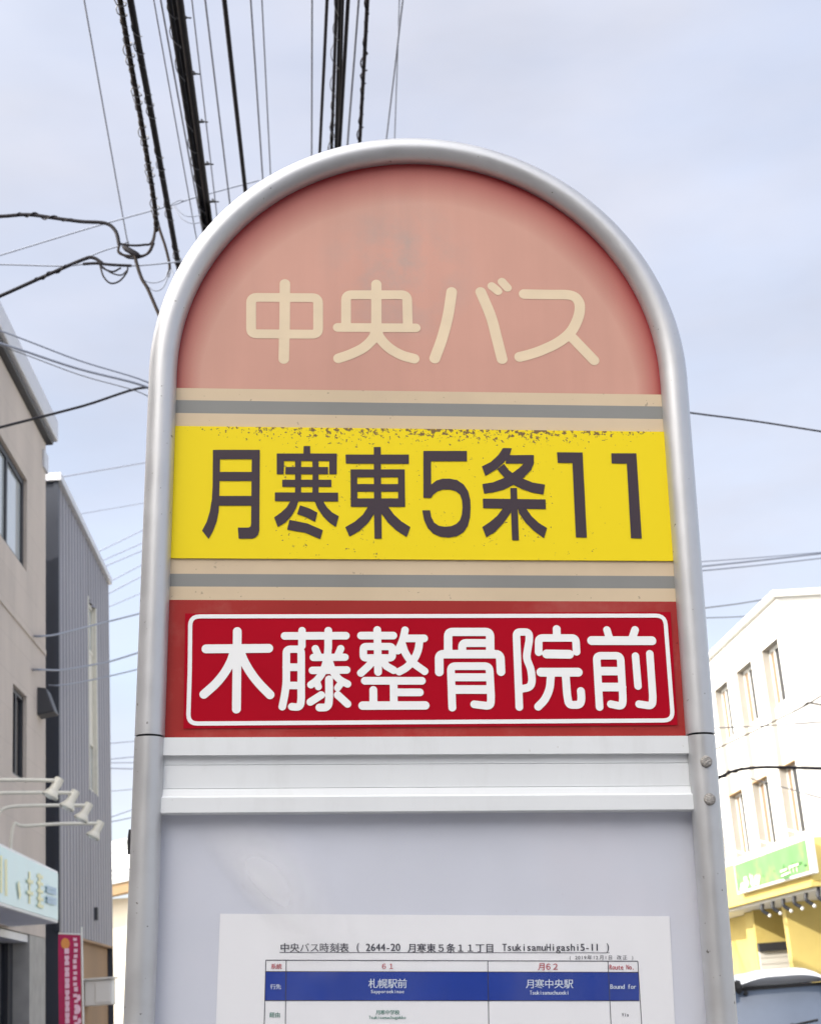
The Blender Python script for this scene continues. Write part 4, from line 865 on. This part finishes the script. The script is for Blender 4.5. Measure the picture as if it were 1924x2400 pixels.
body = child(mb.add(vs, fs), 'body', M['car_white'], car, smooth=True)
# rear window, spoiler, lamps, plate, wheels
def rw(u, t):        # u across -1..1, t 0 bottom ..1 top of the tailgate glass
    z = 1.04 + t * .50; y = .02 + t * .27; hw = .68 - .08 * t
    return Vector((CX + u * hw, CY + y - .03 - .02 * (1 - u * u), CZ + z))
mb = MB(); n = 12; vs = [rw(-1 + 2 * i / n, j / 4) for i in range(n + 1) for j in range(5)]
mb.add(vs, [(i * 5 + j, (i + 1) * 5 + j, (i + 1) * 5 + j + 1, i * 5 + j + 1) for i in range(n) for j in range(4)]); mb.add([p + Vector((0, .02, 0)) for p in vs], [(i * 5 + j, i * 5 + j + 1, (i + 1) * 5 + j + 1, (i + 1) * 5 + j) for i in range(n) for j in range(4)])
rwin = child(mb, 'rear_window', M['car_glass'], car, smooth=True)
mb = MB(); vs = []
for i in range(n + 1):
    u = -1 + 2 * i / n; vs += [rw(u, .925) + Vector((0, -.006, 0)), rw(u, 1.0) + Vector((0, -.006, 0))]
mb.add(vs, [(2 * i, 2 * i + 2, 2 * i + 3, 2 * i + 1) for i in range(n)]); b_ = mb.build('glass_border', M['rubber'], rwin); b_.matrix_parent_inverse = Matrix()
mb = MB().tube([(CX + .02, CY - .03, CZ + 1.06), (CX + .34, CY - .005, CZ + 1.10)], .012, 8); mb.lathe([(.03, -.02), (.03, .02), (.001, .03)], (CX + .0, CY - .02, CZ + 1.05), (0, -1, .3), 12); b_ = mb.build('wiper', M['rubber'], rwin); b_.matrix_parent_inverse = Matrix()
mb = MB(); vs = []
for i in range(n + 1):
    u = -1 + 2 * i / n; zt = 1.735 - .19 * max(0, abs(u) - .25) ** 2.0 / .5625; hw = .62
    zt2 = max(zt, 1.565)
    vs += [(CX + u * hw, CY + .24 + .03 * u * u, CZ + 1.548), (CX + u * hw, CY + .05 + .05 * u * u, CZ + 1.548 + .55 * (zt2 - 1.548)), (CX + u * hw, CY + .13 + .05 * u * u, CZ + zt2 + .005), (CX + u * hw, CY + .62, CZ + zt2 + .008), (CX + u * hw, CY + .40, CZ + 1.548)]
fs = []
for i in range(n):
    for k in range(5): k2 = (k + 1) % 5; fs.append((i * 5 + k, (i + 1) * 5 + k, (i + 1) * 5 + k2, i * 5 + k2))
fs += [(0, 1, 2, 3, 4), tuple(n * 5 + k for k in (4, 3, 2, 1, 0))]
sp = child(mb.add(vs, fs), 'spoiler', M['car_white'], car, smooth=True)
for sgn in (-1, 1):
    mb = MB().lathe([(.001, -.07), (.045, -.05), (.052, .03), (.030, .09), (.001, .11)], (CX + sgn * .585, CY + .10, CZ + 1.575), (.15 * -sgn, .1, -1), 12); b_ = mb.build('trim_cap', M['rubber'], sp); b_.matrix_parent_inverse = Matrix()
    mb = MB().box(CX + sgn * .80 - .05, CX + sgn * .80 + .05, CY - .03, CY + .10, CZ + .78, CZ + 1.08); child(mb, 'tail_lamp', M['tail_red'], car, bevel=.02)
    for yy in (.72, 3.1):
        wh = child(MB().lathe([(.20, -.09), (.29, -.095), (.31, -.06), (.31, .06), (.29, .095), (.20, .09)], (CX + sgn * .74, CY + yy, CZ + .311), (1, 0, 0), 28), 'wheel', M['rubber'], car, smooth=True)
        b_ = MB().lathe([(.001, .08), (.06, .10), (.195, .095), (.20, .07)], (CX + sgn * .74, CY + yy, CZ + .311), (sgn, 0, 0), 24).build('rim', M['chrome'], wh); b_.matrix_parent_inverse = Matrix()
    mb = MB().box(CX + sgn * .93 - .08, CX + sgn * .93 + .08, CY + 2.75, CY + 2.86, CZ + 1.02, CZ + 1.17); mb.box(CX + sgn * .83 - .05, CX + sgn * .83 + .05, CY + 2.78, CY + 2.83, CZ + 1.02, CZ + 1.06); child(mb, 'door_mirror', M['car_white'], car, bevel=.03)
mb = MB().lathe([(.028, -.02), (.028, .012), (.012, .02)], (CX - .47, CY + .19, CZ + 1.475), (0, -1, .5), 12); b_ = mb.build('washer_jet', M['rubber'], rwin); b_.matrix_parent_inverse = Matrix()
mb = MB().box(CX - .80, CX + .80, CY - .09, CY + .12, CZ + .30, CZ + .62); child(mb, 'bumper', M['car_white'], car, bevel=.05)

# ------------------------------------------------------------------ utility poles (hidden behind the sign from here) and wires
def pole(x, y, h, label, arms):
    r = empty('utility_pole', (x, y, 0), label, 'utility pole'); bpy.context.view_layer.update()
    child(MB().tube([(x, y, 0), (x, y, h * .5), (x, y, h)], [.16, .135, .11], 20), 'shaft', M['concrete'], r, smooth=True)
    for z, xa, xb_ in arms: child(MB().box(xa, xb_, y - .045, y + .045, z - .04, z + .04), 'crossarm', M['steel'], r)
pole(-.9, 13.2, 7.1, 'concrete utility pole behind the arched bus stop sign', [(6.95, -1.30, .30), (5.75, -1.30, .25)])
pole(-1.2, 42.0, 12.0, 'distant concrete utility pole down the street behind the sign', [(11.6, -2.4, .8), (8.5, -2.4, .8)])

def px_r(px, p): return px * .5 * (Vector(p) - EYE).length / F_
NW = [0]
def wire(pts, px, m, label, group, name='overhead_wire', cat='wire', ref=None, n=6, seg=8):
    """px: thickness in photo pixels at pts[ref]"""
    P = [Vector(p) for p in pts]; ref = len(P) // 2 if ref is None else ref
    r = px_r(px, P[ref])
    if group.startswith('drop wires') and P[0].x < -2.1: P.insert(0, P[0] + (P[0] - P[1]) * 1.0); P.insert(0, P[0] + (P[0] - P[1]) * 1.6)
    mb = MB().tube(curve_pts(P, n), r, seg)
    o = mb.build(name, m, smooth=True); tag(o, label, cat, group); NW[0] += 1; return o
def run(pa, pb, z, px, m, label, group='wires running along the street overhead', name='overhead_wire', cat='wire', end=None, mid=None):
    """wire parallel to the street at height z through two photo points; goes back over the camera and on to the pole"""
    A, B = atZ(pa, z), atZ(pb, z); d = (B - A).normalized(); back = A - d * ((A.y + 22) / d.y)
    E = B + d * max(.5, (13.15 - B.y) / d.y) if end is None else Vector(end)
    pts = [back + Vector((0, 0, .5)), A - d * 4 + Vector((0, 0, .05)), A] + ([atZ(mid, z)] if mid else []) + [B, E]
    o = wire(pts, px, m, label, group, name, cat, ref=2); return o, pts
def helix(pts, R, pitch, r, name, m, parent, y0=None, y1=None):
    P = curve_pts(pts, 40); o = []; acc = 0; last = P[0]
    for i in range(len(P) - 1):
        a, b = P[i], P[i + 1]; L_ = (b - a).length; k = max(1, int(L_ / (pitch / 9))); d = (b - a).normalized(); u = d.cross(Vector((0, 0, 1))).normalized(); v = u.cross(d)
        for t in range(k):
            q_ = a + (b - a) * t / k; acc_t = acc + L_ * t / k
            if y0 is not None and not (y0 <= q_.y <= y1): continue
            th = acc_t / pitch * 2 * math.pi + .9 * math.sin(acc_t / pitch * .83) + .6 * math.sin(acc_t / pitch * 2.1); o.append(q_ + (u * math.cos(th) + v * math.sin(th)) * R * (1 + .35 * math.sin(acc_t / pitch * 1.37)))
        acc += L_
    return MB().tube(o, r, 5).build(name, m, parent)

k1 = .4051
def q1(x, y): return (x * k1, y * k1)
def q2(x, y): return (600 + x * .2894, y * .2894)
K, G, B_ = M['wire_black'], M['wire_gray'], M['wire_brown']
run(q1(487, 0), q1(725, 1330), 7.0, 4.0, G, 'thin grey wire farthest left of the overhead wires', end=atZ(q1(742, 1395), 7.0))
o, pts = run(q1(695, 0), q1(890, 1150), 5.6, 13, B_, 'brownish cable in a spiral hanger, leftmost of the thick overhead cables', name='overhead_cable', cat='cable', mid=q1(800, 600), end=atZ(q1(905, 1330), 5.6))
r_ = px_r(9, pts[2]); helix(pts, r_ * 2.1, .075, r_ * .34, 'spiral_hanger', M['hanger'], o, 4, 10)
o, pts = run(q1(755, 0), q1(1035, 1550), 5.6, 16, K, 'black cable with ties just right of the brownish spiral cable', name='overhead_cable', cat='cable', mid=q1(865, 600))
r_ = px_r(9, pts[2]); helix(pts, r_ * 1.9, .11, r_ * .30, 'spiral_hanger', M['hanger'], o, 4, 10)
for i, (a, b, lab) in enumerate(((890, 1135, 'thin grey wire, left one of the close pair beside the thick black bundle'), (930, 1178, 'thin grey wire, right one of the close pair beside the thick black bundle'))):
    run(q1(a, 0), q1(b, 1370), 6.6, 3.6 + i * 1.2, G, lab)
# thick bundle: three cables lashed together with hanger loops and spacer clamps
A, Bq = atZ(q1(1003, 0), 5.5), atZ(q1(1200, 1290), 5.5)
bun = empty('cable_bundle', Bq, 'thickest black cable bundle with clamps, in the middle of the left overhead wires', 'cable bundle'); bpy.context.view_layer.update()
for j, (a, b, px, dz) in enumerate(((978, 1180, 12, 0), (1008, 1200, 13, .02), (1040, 1214, 17, -.01))):
    p0, p1 = atZ(q1(a, 0), 5.5 + dz), atZ(q1(b, 1290), 5.5 + dz); d = (p1 - p0).normalized()
    pts = [p0 - d * ((p0.y + 22) / d.y), p0, p1, p1 + d * ((13.15 - p1.y) / d.y)]
    child(MB().tube(curve_pts(pts, 6), px_r(px, p0), 10), 'cable', K, bun, smooth=True)
    if j == 0: h_ = helix(pts, px_r(15, p0), .20, px_r(2.6, p0), 'spiral_hanger', M['hanger'], bun, 4, 11); rebase(h_)
for t, y in ((1060, 100), (1112, 425), (1158, 703), (1190, 948), (1222, 1165)):
    p = atZ(q1(t - 12, y), 5.5); s = px_r(14, p) * 2
    mb = MB().tube([p + Vector((-s * .8, 0, 0)), p + Vector((s * .9, 0, 0))], s * .22, 8); mb.tube([p + Vector((s * .5, 0, s * .5)), p + Vector((s * .9, 0, 0)), p + Vector((s * 1.6, 0, -s * .1))], s * .13, 6); child(mb, 'clamp', M['dark_trim'], bun)
run(q1(1110, 0), q1(1255, 1250), 6.9, 3.8, G, 'thin grey wire just right of the thickest bundle')
run(q1(1187, 0), q1(1330, 1180), 6.9, 5.0, G, 'grey wire second to the right of the thickest bundle')
run(q1(1298, 0), q1(1420, 1105), 6.2, 11.5, K, 'single smooth black cable right of the left group', name='overhead_cable', cat='cable')
run(q1(1450, 0), q1(1520, 1035), 6.9, 5.0, G, 'grey wire, left one of two beside the single smooth black cable')
run(q1(1515, 0), q1(1565, 1010), 6.9, 3.8, G, 'thin grey wire, right one of two beside the single smooth black cable')
run(q2(453, 0), q2(450, 1260), 6.9, 5.0, G, 'grey vertical looking wire left of the right hand cable bundle')
run(q2(575, 0), q2(516, 1235), 6.0, 8.0, K, 'black cable close to the left of the right hand bundle', name='overhead_cable', cat='cable')
A, Bq = atZ(q2(670, 0), 5.6), atZ(q2(640, 1190), 5.6)
bun2 = empty('cable_bundle', Bq, 'black cable bundle with wire loops, above the crown of the arch', 'cable bundle'); bpy.context.view_layer.update()
for j, (a, b, px) in enumerate(((652, 612, 8), (682, 648, 9), (745, 676, 9.5), (705, 668, 6))):
    p0, p1 = atZ(q2(a, 0), 5.6 + .01 * j), atZ(q2(b, 1195), 5.6 + .01 * j); d = (p1 - p0).normalized()
    pts = [p0 - d * ((p0.y + 22) / d.y), p0, p1, p1 + d * ((13.15 - p1.y) / d.y)]
    child(MB().tube(curve_pts(pts, 6), px_r(px, p0), 10), 'cable', K, bun2, smooth=True)
    if j == 0: rebase(helix(pts, px_r(15, p0), .19, px_r(2.2, p0), 'spiral_hanger', M['hanger'], bun2, 4, 11))
run(q2(830, 0), q2(740, 1170), 6.2, 6.0, G, 'dark grey wire between the right hand bundle and the knotted cable')
o, pts = run(q2(902, 0), q2(840, 1150), 5.8, 9.5, K, 'knotted black cable with tied loops, right of the right hand bundle', name='overhead_cable', cat='cable')
r_ = px_r(8, pts[2]); helix(pts, r_ * 1.5, .14, r_ * .45, 'spiral_hanger', K, o, 4, 11)
run(q2(1187, 0), q2(1055, 1125), 6.9, 4.5, G, 'grey wire slanting across another, rightmost pair overhead')
run(q2(1160, 0), q2(1122, 1125), 7.2, 3.2, G, 'thinnest wire of the rightmost crossing pair overhead')

# drop wires and the splice hanging left of the arch
D8 = 7.9
def L1(pts, Y=D8): return [atY(q1(*p), Y) for p in pts]
gd = 'drop wires crossing left of the arch'
o = wire(L1([(-260, 1250), (0, 1250), (160, 1240), (330, 1262), (470, 1280), (610, 1290), (668, 1335), (690, 1415)]), 8.5, K, 'thick black drop cable bending down at its end, upper left', gd, 'drop_cable', 'cable', ref=3)
helix(L1([(100, 1244), (160, 1240), (330, 1262), (470, 1280)]), px_r(9, atY(q1(300, 1250), D8)), .10, px_r(3.2, atY(q1(300, 1250), D8)), 'lashing', K, o)
wire(L1([(-300, 1565), (0, 1475), (560, 1305), (980, 1188), (1130, 1140), (1500, 1040)], 9.5), 3.8, G, 'thin drop wire rising to the right across the thick cables', gd, 'drop_wire', ref=2)
wire(L1([(-300, 1528), (0, 1528), (350, 1537), (470, 1528), (560, 1522), (680, 1535), (780, 1535), (860, 1530), (960, 1520), (1060, 1510)]), 4.0, G, 'nearly level thin drop wire crossing the rising black cable', gd, 'drop_wire', ref=3)
wire(L1([(480, 1526), (560, 1522), (640, 1530), (760, 1536)]), 7.0, K, 'short taped splice on the level drop wire', gd, 'drop_cable', 'cable')
o = wire(L1([(-300, 1840), (0, 1712), (250, 1600), (480, 1500), (540, 1490), (590, 1520)]), 8.5, K, 'black drop cable rising from the left edge to the splice', gd, 'drop_cable', 'cable', ref=2)
helix(L1([(200, 1622), (250, 1600), (480, 1500)]), px_r(8, atY(q1(300, 1550), D8)), .09, px_r(2.8, atY(q1(300, 1550), D8)), 'lashing', K, o)
wire(L1([(480, 1500), (590, 1452), (690, 1420), (740, 1395)]), 3.5, G, 'thin stay wire from the rising black cable to the splice box', gd, 'drop_wire')
sb = empty('splice_closure', atY(q1(770, 1440), D8), 'dark splice closure with looped cables hanging left of the arch', 'splice closure'); bpy.context.view_layer.update()
c0, c1 = atY(q1(722, 1432), D8), atY(q1(800, 1478), D8); ax = (c1 - c0)
child(MB().lathe([(.001, -.02), (.010, -.01), (.017, .01), (.017, ax.length - .01), (.010, ax.length + .01), (.001, ax.length + .02)], c0, ax, 16), 'case', M['wire_black'], sb, smooth=True)
def loop(pts, px, m): child(MB().tube(curve_pts(L1(pts), 6), px_r(px, atY(q1(*pts[0]), D8)), 7), 'loop', m, sb, smooth=True)
loop([(690, 1415), (685, 1455), (720, 1475), (790, 1480), (850, 1468), (885, 1400), (905, 1290)], 6, B_)
loop([(700, 1410), (760, 1418), (830, 1415), (880, 1395), (908, 1250)], 5.5, K)
loop([(690, 1455), (740, 1490), (800, 1490), (862, 1462), (892, 1405)], 4.5, K)
loop([(580, 1540), (600, 1600), (640, 1637), (690, 1625), (730, 1580), (740, 1545)], 4.2, K)
loop([(585, 1535), (640, 1575), (700, 1590), (738, 1560)], 3.5, K)
loop([(560, 1500), (590, 1545), (650, 1570), (700, 1548)], 4.5, K)
loop([(798, 1560), (820, 1610), (880, 1635), (950, 1615), (972, 1560)], 2.8, G)
loop([(830, 1630), (890, 1680), (940, 1665), (968, 1610), (990, 1560), (1005, 1600)], 2.8, G)
loop([(1005, 1185), (1060, 1240), (1110, 1250), (1180, 1240)], 2.5, G); loop([(1005, 1190), (1050, 1260), (1110, 1290), (1180, 1280)], 2.5, G)
loop([(990, 1180), (1030, 1160), (1060, 1158), (1020, 1180), (990, 1184)], 2.8, G)
wire(L1([(775, 1450), (790, 1520), (820, 1610), (855, 1670), (915, 1808), (1000, 2000)]), 8.0, B_, 'brownish cable hanging from the splice closure down to the arch', gd, 'drop_cable', 'cable', ref=2)
o = wire(L1([(905, 1250), (925, 1330), (958, 1430), (982, 1540), (972, 1600)], D8 + .1), 6.5, B_, 'tail of the brownish cable hanging beside the arch shoulder', gd, 'drop_cable', 'cable', ref=2)

def q3(x, y): return (x * .3014, 700 + y * .3014)
def q4z(x, y): return (x * .3014, 1250 + y * .3014)
def q5(x, y): return (x * .3014, 1750 + y * .3014)
gs2 = 'service wires fanning left from the pole'
TP = Vector((-1.28, 13.2, 6.9))
def fan(p0, p1, px, m, lab, Y=12.6, tp=TP):
    a, b = atY(q3(*p0), Y - .8), atY(q3(*p1), Y); d = a - b
    wire([a + d * .8, a, a.lerp(b, .5) - Vector((0, 0, .02)), b, tp], px, m, lab, gs2, 'service_wire', ref=2)
fan((30, 258), (1150, 650), 3.8, G, 'upper thin service wire sloping down to the arch from the beige parapet')
fan((0, 345), (1145, 688), 5.6, G, 'thicker middle service wire sloping down to the arch from the beige parapet', tp=TP + Vector((0, 0, -.06)))
fan((60, 385), (1140, 752), 2.2, M['hanger'], 'faint lower service wire of the three sloping from the beige parapet', tp=TP + Vector((0, 0, -.2)))
o = None
a, b, c = atY(q3(0, 1000), 11.5), atY(q3(640, 835), 12.2), atY(q3(1140, 690), 12.7)
wire([a + (a - b) * .8, a, b, c, TP + Vector((0, 0, -.06))], 6.0, K, 'dark twisted service wire rising across the beige wall to the arch', gs2, 'service_wire', ref=2)
far = 'distant wires in the gap left of the sign'
FP = Vector((-1.2, 41.9, 11.4))
fw = [(q3, (480, 1385), (1125, 1275), 4, 'distant wire meeting the top of the corrugated building'), (q3, (600, 1678), (1115, 1590), 2.2, 'faint distant wire just above the corrugated roof slope'),
      (q3, (770, 1965), (1110, 1800), 3, 'distant wire, highest of the four rising ones by the corrugated roof'), (q3, (790, 2040), (1108, 1900), 3, 'distant wire, second of the four rising ones by the corrugated roof'),
      (q3, (820, 2080), (1105, 1960), 3, 'distant wire, third of the four rising ones by the corrugated roof'), (q4z, (850, 378), (1090, 252), 3, 'distant wire, lowest of the four rising ones at the roof corner'),
      (q4z, (850, 465), (1090, 340), 3, 'distant rising wire just below the corrugated roof corner'), (q4z, (850, 570), (1088, 470), 2.6, 'distant rising wire beside the upper strip window'),
      (q4z, (865, 1635), (1050, 1618), 2.6, 'distant level wire level with the sign joint'), (q4z, (865, 1757), (1045, 1740), 2.8, 'distant wire, upper of three close level ones in the gap'),
      (q4z, (865, 1787), (1042, 1785), 2.6, 'distant wire, middle of three close level ones in the gap'), (q4z, (865, 1830), (1040, 1834), 3.2, 'distant wire, lower and darker of three close level ones in the gap'),
      (q4z, (870, 2007), (1030, 1993), 2.2, 'distant faint wire below the three close level ones'), (q5, (868, 548), (1030, 492), 3.2, 'distant rising wire, upper of two near the lowest spot lamp'),
      (q5, (868, 586), (1030, 553), 3.2, 'distant rising wire, lower of two near the lowest spot lamp'), (q5, (870, 832), (1012, 785), 1.8, 'distant faint rising wire above the cream house'), (q5, (872, 968), (1012, 958), 3, 'distant level wire along the cream house roof')]
for f_, p0, p1, px, lab in fw:
    Yd = 36.0; a, b = atY(f_(*p0), Yd), atY(f_(*p1), Yd + 2); d = a - b
    e = Vector((-1.2 + (b.x + 1.2) * .02, 41.9, b.z + (b.z - a.z) * 1.6))
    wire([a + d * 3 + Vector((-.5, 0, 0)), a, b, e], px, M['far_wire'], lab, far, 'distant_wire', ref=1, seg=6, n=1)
# three wires passing in front of the corrugated wall
nf = 'wires hanging in front of the corrugated wall'
for pp, px, lab in (([(330, 800), (450, 785), (700, 722), (850, 685), (1085, 625)], 5.5, 'sagging wire across the upper window of the corrugated wall'), ([(330, 1062), (500, 1062), (740, 1020), (855, 998), (1075, 930)], 5.5, 'sagging wire across the corrugated wall below the upper window'),
                    ([(460, 1183), (600, 1165), (850, 1112), (1070, 1060)], 4, 'fainter sagging wire, lowest across the corrugated wall')):
    P3 = [atY(q4z(*p), 21.3 + 4.0 * (p[0] - 330) / 525) for p in pp]
    e = P3[-1] + (P3[-1] - P3[-2]) * .9
    wire([P3[0] + Vector((-.15, 0, .01))] + P3 + [e], px * .85, G, lab, nf, 'service_wire', ref=2)
# right of the sign
def q6(x, y): return (1550 + x * .3014, 1300 + y * .3014)
gr_ = 'wires right of the sign'
def rw_(pp, Y0_, Y1_, px, m, lab, nm='service_wire', ext=1.0, hid=.5):
    P3 = [atY(p, Y0_ + (Y1_ - Y0_) * i / (len(pp) - 1)) for i, p in enumerate(pp)]
    P3 = [P3[0] + (P3[0] - P3[1]) * hid] + P3 + [P3[-1] + (P3[-1] - P3[-2]) * ext]
    return wire(P3, px, m, lab, gr_, nm, ref=2)
rw_([(1560, 958), (1620, 967.5), (1770, 987), (1924, 1011)], 14, 14, 4.5, K, 'single dark wire high to the right of the sign')
rw_([q6(300, 55), q6(760, 22), q6(1241, -18)], 24, 26, 2.6, G, 'upper of three close wires right of the yellow plate')
rw_([q6(310, 92), q6(760, 45), q6(1241, -8)], 24, 26, 4.2, G, 'middle and darkest of three close wires right of the yellow plate')
rw_([q6(320, 125), q6(760, 82), q6(1241, 28)], 24, 26, 3.2, G, 'lower of three close wires right of the yellow plate')
rw_([q6(340, 415), q6(600, 382), q6(830, 345), q6(1241, 285)], 52, 58, 2.8, M['hanger'], 'faint wire meeting the roof edge of the white building')
rw_([q6(360, 492), q6(500, 488), q6(690, 480), q6(1000, 470)], 52, 58, 2.4, M['hanger'], 'fainter wire below it behind the roof edge of the white building')
rw_([q6(330, 1560), q6(430, 1512), q6(780, 1345), q6(1100, 1185), q6(1241, 1100)], 22, 24, 3.2, M['wire_brown'], 'thin wire slanting up across the white building')
rw_([q6(1110, 1178), q6(1140, 1155), q6(1190, 1160), q6(1241, 1170)], 24, 24, 4, M['wire_brown'], 'small knotted wire end at the right edge', ext=.8, hid=.2)
rw_([q6(400, 1350), q6(480, 1347), q6(850, 1330), q6(1241, 1303)], 22, 24, 3, M['hanger'], 'nearly level thin wire across the white building between the storeys')
o = rw_([q6(420, 1752), q6(540, 1692), q6(640, 1668), q6(780, 1655), q6(930, 1656), q6(1241, 1664)], 20, 20, 7, K, 'black cable sagging across the lower windows of the white building', 'service_cable')
hp = [atY(q6(*p), 20) for p in ((440, 1742), (540, 1692), (640, 1668))]; helix(hp, px_r(6, hp[0]), .16, px_r(4, hp[0]), 'lashing', M['wire_brown'], o)
rw_([q6(700, 1745), q6(950, 1812), q6(1241, 1895)], 24, 24, 2.6, M['hanger'], 'thin wire sloping down across the lower windows of the white building')
